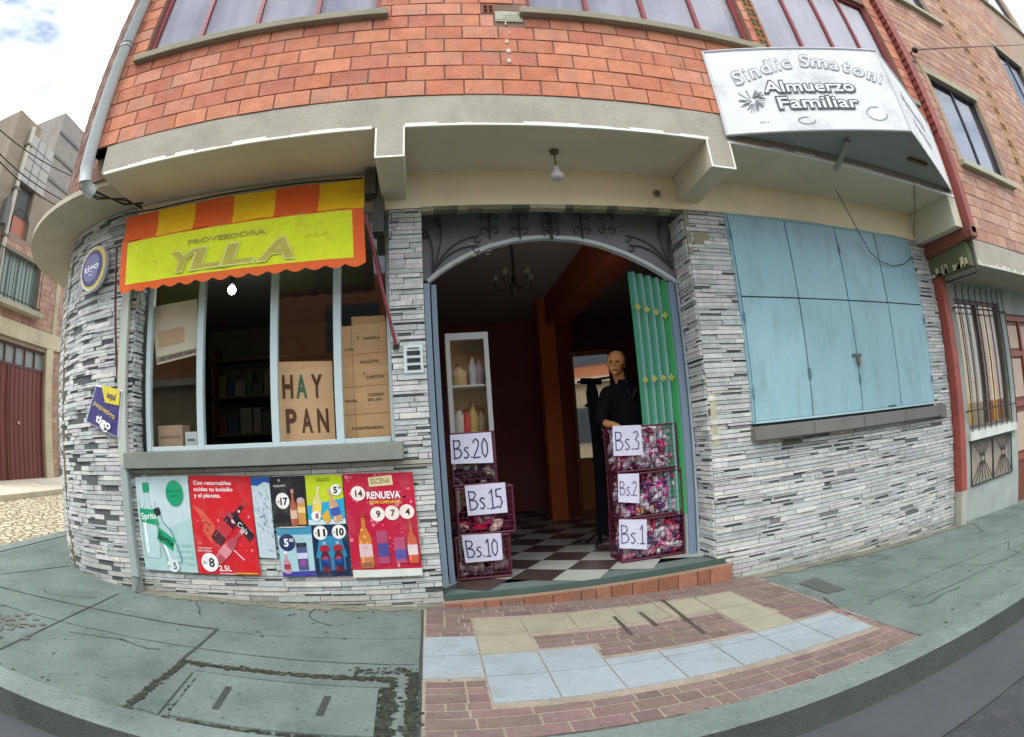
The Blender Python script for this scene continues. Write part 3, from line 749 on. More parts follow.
while z < 10.8:
    m.box(7.55, NF-.008, z, 7.9, NF+.02, z+.13, vary(c('#ab8258'), .12))
    for i in range(2):
        for j in range(2): m.box(7.62+i*.09, NF-.012, z+.015+j*.055, 7.68+i*.09, NF-.004, z+.055+j*.055, c('#2b2018'))
    z += .28
    m.box(7.6, NF-.006, z-.15, 7.9, NF+.02, z-.01, vary(c('#a67c60'), .12))
m.build('hollow_brick_pier', BRICK, NB)
for i, (x0, x1, z0, z1) in enumerate(NW):
    w_ = empty_part('upper_window', NB)
    m = MB(); m.box(x0-.1, NF-.09, z0-.08, x1+.12, NF+.1, z0-.002, c('#a5a68c')); m.build('sill', CEMENT, w_, bevel=.01)
    m = MB(); m.box(x0-.09, NF-.02, z1+.002, x1+.1, NF+.1, z1+.1, c('#9c9d82')); m.box(x0-.09, NF-.015, z0, x0-.002, NF+.1, z1, c('#a28b72')); m.box(x1+.002, NF-.015, z0, x1+.07, NF+.1, z1, c('#a28b72')); m.build('surround', CEMENT, w_)
    m = MB(); fc = c('#3a3f48')
    xm = (x0+x1)/2
    for a, b in ((x0, x0+.03), (xm-.014, xm+.014), (x1-.03, x1)): m.box(a, NF+.06, z0, b, NF+.1, z1, fc)
    m.box(x0, NF+.061, z0, x1, NF+.099, z0+.03, fc); m.box(x0, NF+.061, z1-.03, x1, NF+.099, z1, fc); m.build('frame', PAINT, w_)
    m = MB(); m.box(x0, NF+.08, z0, x1, NF+.086, z1); m.build('pane', GLASS2, w_)
    m = MB(); m.box(x0-.02, NF+.16, z0, x1+.02, NF+.18, z1, c('#4a6a90')); m.build('curtain', CURT, w_)
w_ = empty_part('barred_window', NB)
m = MB(); 
for a, b in ((5.6, 5.64), (6.78, 6.82)): m.box(a, .05, .74, b, .1, 2.22, c('#6a6258'))
m.box(5.64, .05, .74, 6.78, .1, .78, c('#6a6258')); m.box(5.64, .05, 2.18, 6.78, .1, 2.22, c('#6a6258')); m.box(6.19, .05, .78, 6.22, .1, 2.18, c('#6a6258')); m.build('frame', PAINT, w_)
m = MB(); m.box(5.64, .07, .78, 6.78, .075, 2.18); m.build('pane', GLASS, w_)
m = MB(); pts = [(5.62+1.18*i/60, .13+.02*math.sin(i*1.4)) for i in range(61)]
for i, (a, b) in enumerate(zip(pts, pts[1:])):
    q = i/60; k = c('#e8b83a') if (.12 < q < .22 or .7 < q < .8) else (c('#b3a08c') if q < .55 else c('#a8683c'))
    m.face([(a[0], a[1], .78), (b[0], b[1], .78), (b[0], b[1], 2.2), (a[0], a[1], 2.2)], k)
m.build('curtain', CURT, w_, smooth=True)
m = MB(); bc = c('#3b3a3a')
for i in range(9): x = 5.58+i*.157; m.tube([(x, -.07, .72), (x, -.07, 2.3), (x, -.1, 2.36)], .009, bc, 6)
for z in (.95, 2.1): m.tube([(5.52, -.06, z), (6.9, -.06, z)], .009, bc, 6); 
for x in (5.55, 6.86):
    for z in (.95, 2.1): m.tube([(x, -.07, z), (x, .0, z)], .009, bc, 6)
m.build('window_grille', PAINT, w_)
m = MB(); m.box(5.56, -.05, .62, 6.86, 0, .72, c('#cfd3cc')); m.build('sill', CEMENT, w_, bevel=.005)
w_ = empty_part('cellar_vent', NB)
m = MB(); m.box(5.6, .06, .12, 6.72, .08, .6, c('#b1a596')); m.build('backing', PAINT, w_)
m = MB()
for a, b in ((5.6, 6.15), (6.17, 6.72)):
    m.tube([(a, -.01, .12), (b, -.01, .12), (b, -.01, .6), (a, -.01, .6)], .016, bc, 5, closed=True)
    cx = (a+b)/2
    for k in range(-3, 4): m.tube([(cx+k*.02, -.01, .36), (cx+k*.09, -.01, .13)], .007, bc, 5); m.tube([(cx+k*.015, -.01, .42), (cx+k*.07, -.01, .58)], .006, bc, 5)
    m.tube([(cx+.05*math.cos(t*.6), -.02, .4+.05*math.sin(t*.6)) for t in range(11)], .009, bc, 5)
m.build('iron_scrollwork', PAINT, w_)
w_ = empty_part('house_door', NB)
m = MB(); rd = c('#8e4a3c')
m.box(6.95, .05, -.5, 7.02, .12, 2.1, rd); m.box(7.02, .05, 2.02, 8.1, .12, 2.1, rd); m.box(7.02, .09, -.5, 8.1, .12, 2.02, c('#6f3a30'))
for x in (7.5, 8.0): m.box(x, .06, -.5, x+.06, .115, 2.02, rd)
for z in (.2, .9, 1.55): m.box(7.02, .062, z, 8.1, .112, z+.07, rd)
m.build('door_panel', WOOD, w_)
m = MB()
for x in (7.06, 7.58):
    for z in (.32, 1.02, 1.66): m.box(x, .078, z, x+.38, .089, z+(.5 if z < 1.5 else .3), c('#b9a290'))
m.build('door_glass', PAINT, w_)

# ------------------------------------------------------------------ across the side street
GB = thing('garage_building', 'brick house with dark red garage door across the cobbled side street', 'building')
GX = -9.2
gf = lambda s, z, d: (GX+d, s, z)
m = MB(); GH = [(3.9, 6.74, .5, 3.62), (4.0, 6.2, 4.45, 5.55), (4.62, 5.3, 5.9, 7.1)]
wall_with_holes(m, gf, 3.8, 7.35, .2, 7.3, GH, .3, c('#8c8272')); wall_with_holes(m, gf, 3.8, 4.85, 7.3, 8.6, [], .3, c('#8c8272'))
m.box(-16, 3.8, .2, GX-.3, 4.0, 8.6, c('#857c6e')); m.box(-16, 4.0, 7.1, GX-.3, 7.35, 7.3, c('#8a857a')); m.box(-16, 7.15, .2, GX-.3, 7.35, 7.3, c('#8a857a'))
m.build('wall', CEMENT, GB)
m = MB(); courses(m, gf, 3.8, 6.72, 4.1, 5.8, GH, 'brick2'); courses(m, gf, 7.0, 7.33, .8, 5.6, [], 'brick2'); courses(m, gf, 6.73, 6.95, 4.1, 5.6, [], 'brick2'); m.build('brick_facing', BRICK, GB)
m = MB(); m.box(GX, 3.8, 3.72, GX+.05, 7.34, 4.08, c('#c2ba9e')); m.box(GX, 6.76, .6, GX+.05, 7.05, 3.719, c('#c2ba9e')); m.box(GX, 6.95, 4.081, GX+.04, 7.12, 5.6, c('#b7ae93')); m.build('concrete_frame', CEMENT, GB, bevel=.01)
w_ = empty_part('garage_door', GB)
m = MB(); y = 3.9
while y < 6.7: m.box(GX-.1, y, .55, GX-.06-(.012 if int(y*100) % 2 else 0), min(y+.085, 6.74), 3.14, vary(c('#6b3129'), .06)); y += .09
m.build('leaf', PAINT, w_)
m = MB(); m.box(GX-.1, 3.9, 3.14, GX-.05, 6.74, 3.2, c('#5a2a24')); m.box(GX-.1, 3.9, 3.58, GX-.05, 6.74, 3.62, c('#5a2a24')); m.box(GX-.11, 5.3, .55, GX-.04, 5.36, 3.14, c('#5a2a24'))
for k in range(8): m.box(GX-.099, 3.95+k*.4, 3.2, GX-.06, 3.99+k*.4, 3.58, c('#5a2a24'))
m.build('frame', PAINT, w_)
m = MB(); m.box(GX-.12, 3.9, 3.2, GX-.11, 6.74, 3.58, c('#8d9a98')); m.build('pane', PAINT, w_)
m = MB(); m.ell((GX-.03, 5.75, 1.95), (.03, .035, .035), c('#d0b98f')); m.build('handle', PAINT, w_)
w_ = empty_part('balcony_window', GB)
m = MB(); m.box(GX-.1, 3.9, 4.3, GX+.22, 6.28, 4.42, c('#a9a792')); m.build('ledge', CEMENT, w_, bevel=.01)
m = MB()
for k in range(15): y = 4.1+k*.145; m.tube([(GX+.16, y, 4.42), (GX+.16, y, 5.45)], .012, c('#414644'), 5)
for z in (4.5, 5.45): m.tube([(GX+.16, 4.0, z), (GX+.16, 6.2, z)], .015, c('#414644'), 5); m.tube([(GX+.16, 6.2, z), (GX, 6.2, z)], .015, c('#414644'), 5)
m.build('grille', PAINT, w_)
m = MB(); m.box(GX-.2, 4.0, 4.45, GX-.18, 6.2, 5.55, c('#97a8a0'))
for k in range(6): m.box(GX-.179, 4.3+k*.36, 4.45, GX-.17, 4.34+k*.36, 5.55, c('#5c6a66'))
m.build('curtain', PAINT, w_)
w_ = empty_part('upper_window', GB)
m = MB(); m.box(GX-.15, 4.62, 5.9, GX-.12, 5.3, 7.1, c('#4a4a48')); m.box(GX-.12, 4.62, 5.9, GX-.08, 5.3, 6.35, c('#b06a52')); m.build('pane', PAINT, w_)
m = MB(); m.tube([(GX+.03, 4.62, 5.9), (GX+.03, 4.62, 6.3), (GX+.03, 4.8, 6.5), (GX+.03, 5.1, 6.5), (GX+.03, 5.3, 6.3), (GX+.03, 5.3, 5.9)], .02, c('#2c2c2c'), 5); m.box(GX+.0, 4.4, 7.1, GX+.06, 5.6, 8.3, c('#a3a199')); m.build('frame', PAINT, w_)
m = MB()
for k in range(1, 4): m.box(GX+.06, 4.42, 7.1+k*.3, GX+.07, 5.58, 7.12+k*.3, c('#6b7476'))
m.box(GX+.06, 4.85, 7.1, GX+.07, 4.88, 8.3, c('#6b7476')); m.box(GX+.06, 5.2, 7.1, GX+.07, 5.22, 8.3, c('#6b7476'))
m.build('glazing_bars', PAINT, GB)
pp = thing('downpipe', 'tall pale pipe running up the front of the brick house across the side street', 'pipe')
m = MB(); m.tube([(GX+.1, 4.45, 3.9), (GX+.1, 4.42, 8.4)], .06, c('#b9b4a4'), 8); m.build('pipe', PAINT, pp)
m = MB()
for z in (4.6, 5.7, 6.8, 7.9): m = MB(); m.box(GX+.0, 4.34, z, GX+.17, 4.54, z+.05, c('#6d6a62')); m.build('bracket', PAINT, pp)
pp = thing('meter_box', 'grey electric meter box with cable drop on the upper wall of the brick house', 'meter box')
m = MB(); m.box(GX+.05, 4.15, 5.9, GX+.2, 4.3, 6.5, c('#5b5d5e')); m.build('housing', PAINT, pp, bevel=.01)
m = MB(); m.tube([(GX+.15, 4.22, 5.9), (GX+.2, 4.0, 5.2), (GX+.1, 4.2, 4.6)], .02, c('#2b2b2b'), 6); m.build('cord', PAINT, pp)
TB = thing('grey_tower_block', 'tall plain grey building with thin floor lines rising behind the brick house', 'building')
m = MB(); m.box(-18, 8.5, 0, -12, 10.9, 12.1, c('#8e8880')); m.build('wall', CEMENT, TB)
m = MB()
for k in range(9): m.box(-11.999, 8.52, 4.5+k*.85, -11.96, 10.88, 4.6+k*.85, vary(c('#6f6d6a'), .1))
m.build('ledge', CEMENT, TB)
m = MB(); m.box(-17.9, 8.6, 12.1, -12.1, 10.8, 12.16, c('#a09c92')); m.build('roof', CEMENT, TB)
for i, (p0, p1, lb) in enumerate([((0, 128), (52, 168), 'topmost black cable crossing the sky above the side street'), ((0, 152), (47, 193), 'thick middle cable sagging in front of the brick house'), ((0, 160), (44, 200), 'lowest of the black cables in front of the brick house')]):
    a, b = onX(*p0, -8.7), onX(*p1, -8.7); v = b-a
    P = [a-v*1.2, a, b, b+v*.8]; Q = []
    for k in range(25): t = k/24; q = P[0].lerp(P[3], t); q.z -= .35*math.sin(t*PI)-.3; Q.append(q)
    m = MB(); m.tube(Q, .016, c('#26282a'), 5); tag(m.build('overhead_cable', PAINT), lb, 'cable', 'cables over the side street')

# house on the far side of the main street (it mirrors in the panes)
OB = thing('facing_house', 'two storey plastered house across the main street seen mirrored in the shop panes', 'building')
m = MB(); m.box(-13, -16, -1, 13, -12, 3.4, c('#b9ab8c')); m.box(-13, -16, 3.4, 3, -12.2, 6.4, c('#b0704f')); m.build('wall', CEMENT, OB)
for i in range(6):
    x = -11+i*4; m = MB(); m.box(x, -12.02, .2 if i % 2 else 1, x+1.8, -11.96, 2.4, c('#7c5b3d') if i % 2 else c('#39434a')); m.build('ground_opening', PAINT, OB)
    if i < 4: m = MB(); m.box(x, -12.22, 4.1, x+1.6, -12.16, 5.5, c('#d8d4b4') if i == 1 else c('#3c4854')); m.build('upper_window', PAINT, OB)
m = MB(); m.box(-13.2, -16.2, 3.36, 13.2, -11.7, 3.56, c('#c9c3ae')); m.build('ledge', CEMENT, OB)

# ------------------------------------------------------------------ pipes and wires
pp = thing('white_downpipe', 'pale plastic downpipe running down the left end of the brick storey', 'pipe')
m = MB(); pv = c('#aeb8b8'); m.tube([(-2.555, FY-.06, 6.9), (-2.56, FY-.06, 3.2), (-2.56, FY-.03, 3.09)], .055, pv, 14)
m.build('pipe', PAINT, pp, smooth=True)
m = MB()
for z in (4.4, 5.2): m = MB(); m.tube([(-2.557, FY-.06, z), (-2.557, FY-.06, z+.05)], .062, c('#8c9696'), 14); m.build('joint', PAINT, pp, smooth=True)
m = MB(); m.tube([(-2.56, FY-.03, 3.12), (-2.56, FY+.02, 3.05), (-2.53, FY+.08, 3.03)], .05, pv, 12); m.build('elbow', PAINT, pp, smooth=True)
pp = thing('wall_conduit', 'flat pale painted conduit on the stone wall between round shop corner and window', 'pipe')
m = MB(); m.box(-2.435, -.055, 1.06, -2.35, -.012, 2.84, c('#b5bcb2')); m.build('cover', PAINT, pp, bevel=.006)
m = MB(); m.box(-2.415, -.075, .11, -2.345, -.012, 1.06, c('#9aa5a4')); m.tube([(-2.38, -.06, .22), (-2.38, -.08, .12), (-2.33, -.12, .12)], .04, c('#7a827c'), 10); m.build('pipe', PAINT, pp, bevel=.008)
pp = thing('brown_downpipe', 'reddish brown square downpipe at the right end of the shop front', 'pipe')
rc_ = c('#8c4a42')
m = MB(); m.box(5.205, FY-.1, 2.72, 5.31, FY+.02, 6.9, rc_); m.build('upper_pipe', RUST, pp, bevel=.004)
m = MB()
for k in range(30): z = 3.9+k*.1; m.box(5.193, FY-.106, z, 5.206, FY-.0, z+.02, c('#5f2f2b'))
m.box(5.187, FY-.104, 3.8, 5.206, FY-.09, 6.9, c('#a7605a')); m.build('ladder_trim', RUST, pp)
m = MB(); m.hexa([(5.17, FY-.1, 2.68), (5.31, FY-.1, 2.68), (5.345, .0, 2.62), (5.16, .0, 2.62), (5.17, FY-.1, 2.785), (5.31, FY-.1, 2.785), (5.345, .0, 2.785), (5.16, .0, 2.785)], c('#7c4338')); m.build('elbow', RUST, pp)
m = MB(); m.box(5.215, -.12, .12, 5.335, -.0, 2.60, c('#93493f')); m.build('lower_pipe', RUST, pp, bevel=.006)
m = MB(); m.box(5.215, -.121, -.3, 5.335, -.0, .119, c('#a3a498')); m.build('unpainted_foot', CEMENT, pp, bevel=.006)
def wire(name, P, r, col, label, grp=None, n=5):
    m = MB(); m.tube(P, r, col, n); return tag(m.build(name, PAINT), label, 'cable', grp)
def sag(a, b, d, n=16): return [(Vector(a).lerp(Vector(b), k/n)-Vector((0, 0, d*math.sin(PI*k/n)))) for k in range(n+1)]
wire('loose_wire', [onY(*p, y) for p, y in (((836, 190), -.6), ((848, 212), -.4), ((862, 238), -.12), ((870, 252), -.08), ((880, 261), -.07), ((893, 266), -.06), ((904, 264), -.06), ((912, 257), -.05))], .005, c('#3f4c50'), 'thin dark wire looping down over the top corner of the blue shutter')
wire('soffit_wire', [(4.4, FY-.006, 3.15), (4.42, FY+.01, 3.11), (4.8, -.3, 3.05), (5.0, -.02, 2.86)], .006, c('#6b6b60'), 'straight thin wire from slab edge to the wall beside the end beam')
wire('lintel_wire', [(-2.5, -.1, 3.05), (-2.2, -.05, 3.06), (-1.6, -.04, 3.09), (-.9, -.04, 3.10), (-.45, -.04, 3.09)], .007, c('#35362f'), 'dark cable along the top of the striped awning')
m = MB()
for k in range(5):
    a = random.uniform(-.03, .03); m.tube([(-2.62, FY+.0, 3.08+a), (-2.5, FY+.12, 3.02+a), (-2.35, -.35, 3.03-a), (-2.3, -.12, 3.08+a)], .006, c('#25241f'), 5)
tag(m.build('cable_bundle', PAINT), 'tangle of black cables under the slab corner beside the pale downpipe', 'cable')
pp = thing('service_drop', 'black service cable on an insulator crossing the neighbour brick wall', 'cable')
a = onY(915, 50, NF-.1); b = onY(1060, 40, -1.4)
m = MB(); m.tube(sag(a, b, .1), .012, c('#5a2f30'), 6); m.build('cable', PAINT, pp)
m = MB(); m.ell(a, (.05, .05, .04), c('#3b2220')); m.tube([a, a+Vector((-.1, .03, -.06)), a+Vector((-.06, .05, -.2)), a+Vector((-.15, .1, -.12))], .01, c('#262422'), 6); m.build('insulator', PAINT, pp)
wire('neighbour_wire', [onY(963, 235, NF-.04), onY(972, 250, NF-.03), onY(977, 272, NF-.02), (5.55, -.2, 2.4), onY(945, 283, -.01)], .008, c('#1f1f1d'), 'black cable bent round the end of the neighbour slab')

# ------------------------------------------------------------------ awning
AW = thing('striped_awning', 'orange and yellow striped awning with lime lettered valance over the shop window', 'awning')
tl, tr = onY(126, 218, -.1), onY(365, 179, -.1); fl, fr2 = onY(122, 243, -.2), onY(363.5, 207, -.2); bl, br = onY(119, 291, -.21), onY(366, 262, -.21)
O_, Yl, LM = c('#dd5f22'), c('#e9bd14'), c('#d3e21c')
m = MB(); n = 48
for i in range(n):
    a, b = i/n, (i+1)/n; wv = lambda q: Vector((0, .004*math.sin(q*60), 0)); col = O_ if int(a*6) % 2 == 0 else Yl
    for j in range(4):
        f = lambda q, t: tl.lerp(tr, q).lerp(fl.lerp(fr2, q), t)+wv(q)*t+Vector((0, .025*math.sin(PI*t)+.006*math.sin(q*23+t*3), -.012*math.sin(PI*t)))
        m.face([f(a, j/4), f(b, j/4), f(b, (j+1)/4), f(a, (j+1)/4)], col)
m.build('canopy', CANVAS, AW, smooth=True)
m = MB(); n = 96
for i in range(n):
    a, b = i/n, (i+1)/n
    sc_ = lambda q: .028*abs(math.sin(q*PI*14))
    g_ = lambda q, t, e=0: fl.lerp(fr2, q).lerp(bl.lerp(br, q), t)+Vector((0, .003*math.sin(q*40+t*2), -e))
    col = O_ if (a < .025 or a >= .955) else None
    rows = [0, .03, .5, .9, 1]
    for j in range(4):
        k = col or (O_ if j in (0,) else (O_ if j == 3 else LM))
        e0, e1_ = (0, 0), (0, 0)
        if j == 3: e1_ = (sc_(a), sc_(b))
        m.face([g_(a, rows[j]), g_(b, rows[j]), g_(b, rows[j+1], e1_[1]), g_(a, rows[j+1], e1_[0])], k)
m.build('valance', CANVAS, AW)
m = MB(); A_ = Art([fl+Vector((0, -.006, 0)), fr2+Vector((0, -.006, 0)), br+Vector((0, -.006, 0)), bl+Vector((0, -.006, 0))], m)
gy = c('#b9b13c'); gy2 = c('#aaa552')
A_.text('PROVEEDORA', .48, .052, .018, gy2, w=.32, bold=.02)
for i, (ch, x) in enumerate(zip('YLLA', (.30, .41, .54, .69))): A_.L = 3; A_.text(ch, x, .123, .078, c('#d6d87c'), w=.135 if ch != 'A' else .15, bold=.055, shear=.35)
for i, (ch, x) in enumerate(zip('YLLA', (.30, .41, .54, .69))): A_.L = 4; A_.text(ch, x, .123, .072, c('#b5ad4c'), w=.12 if ch != 'A' else .135, bold=.03, shear=.35)
for x in (.115, .145, .175): A_.text('«' if x > .15 else '~', x, .105, .012, gy, w=.02)
for x in (.80, .83, .86): A_.text('»', x, .085, .014, gy, w=.022)
m.build('lettering', CANVAS, AW)
m = MB(); m.tube([tuple(tl+Vector((-.01, .04, -.01))), tuple(tr+Vector((.02, .04, -.01)))], .02, c('#7d7c74'), 8); m.tube([tuple(fl+Vector((-.01, .02, 0))), tuple(fr2+Vector((.01, .02, 0)))], .012, c('#8a8a84'), 8); m.build('roller_bar', PAINT, AW)
m = MB(); m.tube([tuple(onY(117, 246, -.2)), tuple(onY(115.5, 300, -.1)), tuple(onY(117.5, 378, -.04))], .011, c('#5c3231'), 7); m.build('arm', PAINT, AW)
m = MB(); m.tube([tuple(onY(366, 215, -.2)), tuple(onY(396, 345, -.05))], .012, c('#7c2733'), 7); m.build('arm', PAINT, AW)
m = MB(); p = onY(396, 346, -.03); m.box(p.x-.02, -.05, p.z-.02, p.x+.02, -.01, p.z+.01, c('#222222')); m.build('wall_bracket', PAINT, AW); m = MB(); p = onY(117.5, 379, -.03); m.box(p.x-.02, -.05, p.z-.03, p.x+.02, -.01, p.z+.01, c('#2b1d1c')); m.build('wall_bracket', PAINT, AW)
m = MB(); m.box(-.42, -.16, 2.9, -.34, -.02, 3.1, c('#4c4a42')); m.box(-.36, -.14, 2.6, -.28, .0, 2.86, c('#3b3a35')); tag(m.build('cable_box', PAINT), 'small dark junction box at the right end of the awning below the beam', 'junction box')

# ------------------------------------------------------------------ hanging restaurant sign
SG = thing('wedge_sign', 'white faded wedge shaped restaurant sign projecting from the brick storey above the shutter', 'sign')
A0, A1, A2 = Vector((2.185, FY-.02, 3.175)), Vector((3.64, -1.40, 3.175)), Vector((5.11, FY-.02, 3.175)); H_ = Vector((0, 0, .84))
m = MB(); wsg = c('#d9dee2')
def panel(a, b, inset=.012):
    n_ = (b-a).cross(H_).normalized()*.012
    m.hexa([a, b, b-n_, a-n_, a+H_, b+H_, b+H_-n_, a+H_-n_], wsg)
m.face([A0, A1, A1+H_, A0+H_], wsg); m.face([A1, A2, A2+H_, A1+H_], wsg)
m.build('white_face', SIGNM := pm('sign_sheet', .5, .05, 2, .05, 20, dirt=c('#8b8f8c'), dirt_amt=.6, dirt_scale=2.4, fine=.03, fine_scale=30), SG)  # faded white sheet on both sign faces
m = MB(); fcg = c('#8f958f')
m.face([A0+Vector((.02, .003, .02)), A1+Vector((0, .012, .02)), A2+Vector((-.02, .003, .02))], c('#8d9088')); m.face([A0+H_-Vector((0, 0, .001)), A2+H_-Vector((0, 0, .001)), A1+H_-Vector((0, 0, .001))], c('#8d9088'))
for a, b in ((A0, A1), (A1, A2)): m.tube([tuple(a), tuple(b)], .012, fcg, 6); m.tube([tuple(a+H_), tuple(b+H_)], .012, c('#c3c8ca'), 6)
for a in (A0, A1, A2): m.tube([tuple(a), tuple(a+H_)], .012, c('#c3c8ca'), 6)
m.tube([(3.2, -1.0, 3.17), (3.27, FY, 3.06)], .025, c('#8f9088'), 8); m.box(4.02, -1.02, 3.165, 4.3, -.98, 3.19, c('#6e4a2e'))
m.build('frame', PAINT, SG)
m = MB(); A_ = Art([A0+H_, A1+H_, A1, A0], m, step=.0006, base=5)
dk, md, lt = c('#4c5156'), c('#90969b'), c('#e2e6ea')
def arcline(t, x0, x1, yb, rise, hgt):
    adv = [(.32 if ch == ' ' else glyphs(ch)[3]-glyphs(ch)[2]+.10) for ch in t]; tot = sum(adv); kx = (x1-x0)/tot; x = x0
    for ch, ad in zip(t, adv):
        xc = x+ad*kx/2; x += ad*kx
        if ch == ' ': continue
        q = (xc-x0)/(x1-x0); yy = yb-rise*math.sin(PI*q); rot = math.atan2(rise*PI*math.cos(PI*q), (x1-x0)); w0 = (ad-.10)*kx; dy = 0
        hh = hgt if (ch.isupper() or ch in 'dlt') else hgt*.74
        g0 = glyphs(ch); hh = hgt*(g0[5]-g0[4])/.7; V_ = (g0[4]+g0[5])/2-.35
        A_.L = 8; A_.text(ch, xc, yy, hgt, md, bold=.06, rot=rot, w=w0*1.12, shear=.15)
        A_.L = 10; A_.text(ch, xc, yy, hgt*.97, c('#d3d8dc'), bold=.012, rot=rot, w=w0*.98, shear=.15)
arcline('Sindlic Smatoni', .10, .96, .20, .11, .08)
for t, x, y, w_ in (('Almuerzo', .50, .255, .5), ('Familiar', .52, .355, .44)):
    A_.L = 14; A_.text(t, x, y, .075, dk, w=w_+.02, bold=.06); A_.L = 17; A_.text(t, x, y, .066, lt, w=w_, bold=.012)
A_.L = 5
for k in range(46):
    a = random.uniform(0, 2*PI); r1_, r2_ = random.uniform(.01, .04), random.uniform(.05, .085); cx, cy = .175, .33
    A_.line([(cx+r1_*math.cos(a), cy+r1_*.9*math.sin(a)), (cx+r2_*math.cos(a+.2), cy+r2_*.9*math.sin(a+.2))], .004, random.choice([dk, md, md])); A_.L = 5
for (x, y, rx, ry) in ((.42, .46, .045, .02), (.83, .42, .06, .04)):
    P_c = [(x+rx*math.cos(k/16*1.6*PI), y+ry*math.sin(k/16*1.6*PI)) for k in range(17)]; A_.line(P_c, .005, md)
A_.text('••• •', .2, .46, .02, md)
m.build('lettering', PRINT, SG)
m = MB(); A_ = Art([A1+H_, A2+H_, A2, A1], m, step=.0015, base=2)
A_.text('Almuerzo', .42, .2, .07, md, w=.5, bold=.02); A_.text('Familiar', .5, .32, .06, md, w=.4, bold=.02); m.build('side_lettering', PRINT, SG)

# ------------------------------------------------------------------ telephone company signs
def cylp(u, v, r=1.58):     # on the round corner
    d = ray(u, v); ox, oy = CAMP.x-CC[0], CAMP.y-CC[1]; a = d.x**2+d.y**2; b = 2*(ox*d.x+oy*d.y); cc = ox*ox+oy*oy-r*r
    t = (-b-math.sqrt(max(0, b*b-4*a*cc)))/(2*a); return CAMP+d*t
TG = thing('round_sign', 'round purple and yellow phone company disc on the round corner beside the awning', 'sign')
ce = Vector((-2.80, -.025, 2.645)); th = math.radians(13)
rx = Vector((math.cos(th), -math.sin(th), 0)); nn = Vector((-math.sin(th), -math.cos(th), 0))
def disc(mb, r, d0, d1, col, n=36, ox=0, oz=0):
    mb.prism([(r*math.cos(2*PI*i/n)+ox, r*1.12*math.sin(2*PI*i/n)+oz) for i in range(n)], lambda u, v, d: ce+rx*u+Vector((0, 0, v))+nn*d, d0, d1, col)
m = MB(); disc(m, .172, -.02, .02, c('#dcdde2')); m.build('rim', PAINT, TG)
m = MB(); disc(m, .163, .0, .0215, c('#d3b321'), ox=.006); disc(m, .142, 0, .023, c('#2d3170'), ox=-.008); disc(m, .108, 0, .0245, c('#6e6f9e'), ox=-.018, oz=.006); m.build('face', PRINT, TG)
m = MB(); q0 = ce+nn*.025; A_ = Art([q0-rx*.2+Vector((0, 0, .2)), q0+rx*.2+Vector((0, 0, .2)), q0+rx*.2-Vector((0, 0, .2)), q0-rx*.2-Vector((0, 0, .2))], m); A_.text('tigo', .455, .47, .15, c('#f2f2f6'), w=.5, bold=.02, rot=.12)
A_.line([(.4+.12*t/6, .62+.03*math.sin(PI*t/6)) for t in range(7)], .02, c('#f2f2f6')); m.build('lettering', PRINT, TG)
TG = thing('diamond_sign', 'tilted purple phone credit sign with yellow tag on the stone corner beside the window', 'sign')
qs = [(97.5, 386), (122.5, 391), (118.5, 437), (87.5, 421)]
cen = Vector((-2.64, -.03, 1.5)); yy = lambda x: -.028+max(0, (-2.4-x))**2/(2*R0)-.012
def dp(u, v): 
    p = cylp(u, v) ; return p+Vector((0, -.0, 0))
P4 = [dp(*q) for q in qs]
nrm = (P4[3]-P4[0]).cross(P4[1]-P4[0]).normalized()
if nrm.y > 0: nrm = -nrm
def quadbox(mb, P, d0, d1, col, grow=0):
    c0 = sum(P, Vector())/4; Q = [p+(p-c0)*grow for p in P]; mb.hexa([q+nrm*d0 for q in Q]+[q+nrm*d1 for q in Q], col)
m = MB(); quadbox(m, P4, -.01, .015, c('#d6d8de'), .05); m.build('border', PAINT, TG, bevel=.01)
m = MB(); quadbox(m, P4, .0, .018, c('#353376'), -.02); m.build('face', PRINT, TG)
m = MB(); A_ = Art([p+nrm*.026 for p in P4], m, step=.001)
A_.poly([(.22, -.06), (.98, -.02), (1.0, .33), (.5, .36)], c('#d7c63a')); A_.L += 3; A_.text('aquí', .7, .15, .16, c('#4a4468'), w=.34, bold=.02, rot=-.1)
A_.text('paquetigo', .52, .52, .13, c('#c9ae62'), w=.8, bold=.02, rot=-.22); A_.text('tigo', .56, .82, .2, c('#eeeef4'), w=.5, bold=.04, rot=-.12)
A_.line([(.55+.16*t/6, .99+.04*math.sin(PI*t/6)) for t in range(7)], .03, c('#eeeef4')); m.build('lettering', PRINT, TG)
pp = thing('intercom_box', 'small white intercom box with three dark slots between window and door', 'intercom')
m = MB(); m.box(-.168, -.03, 1.605, -.034, .0, 1.795, c('#c2cfd2')); m.build('housing', PAINT, pp, bevel=.006)
m = MB()
for k in range(3): m.box(-.145, -.034, 1.63+k*.05, -.055, -.029, 1.66+k*.05, c('#252b2e'))
m.box(-.14, -.033, 1.772, -.06, -.0295, 1.783, c('#5c6668')); m.build('slot', PAINT, pp)

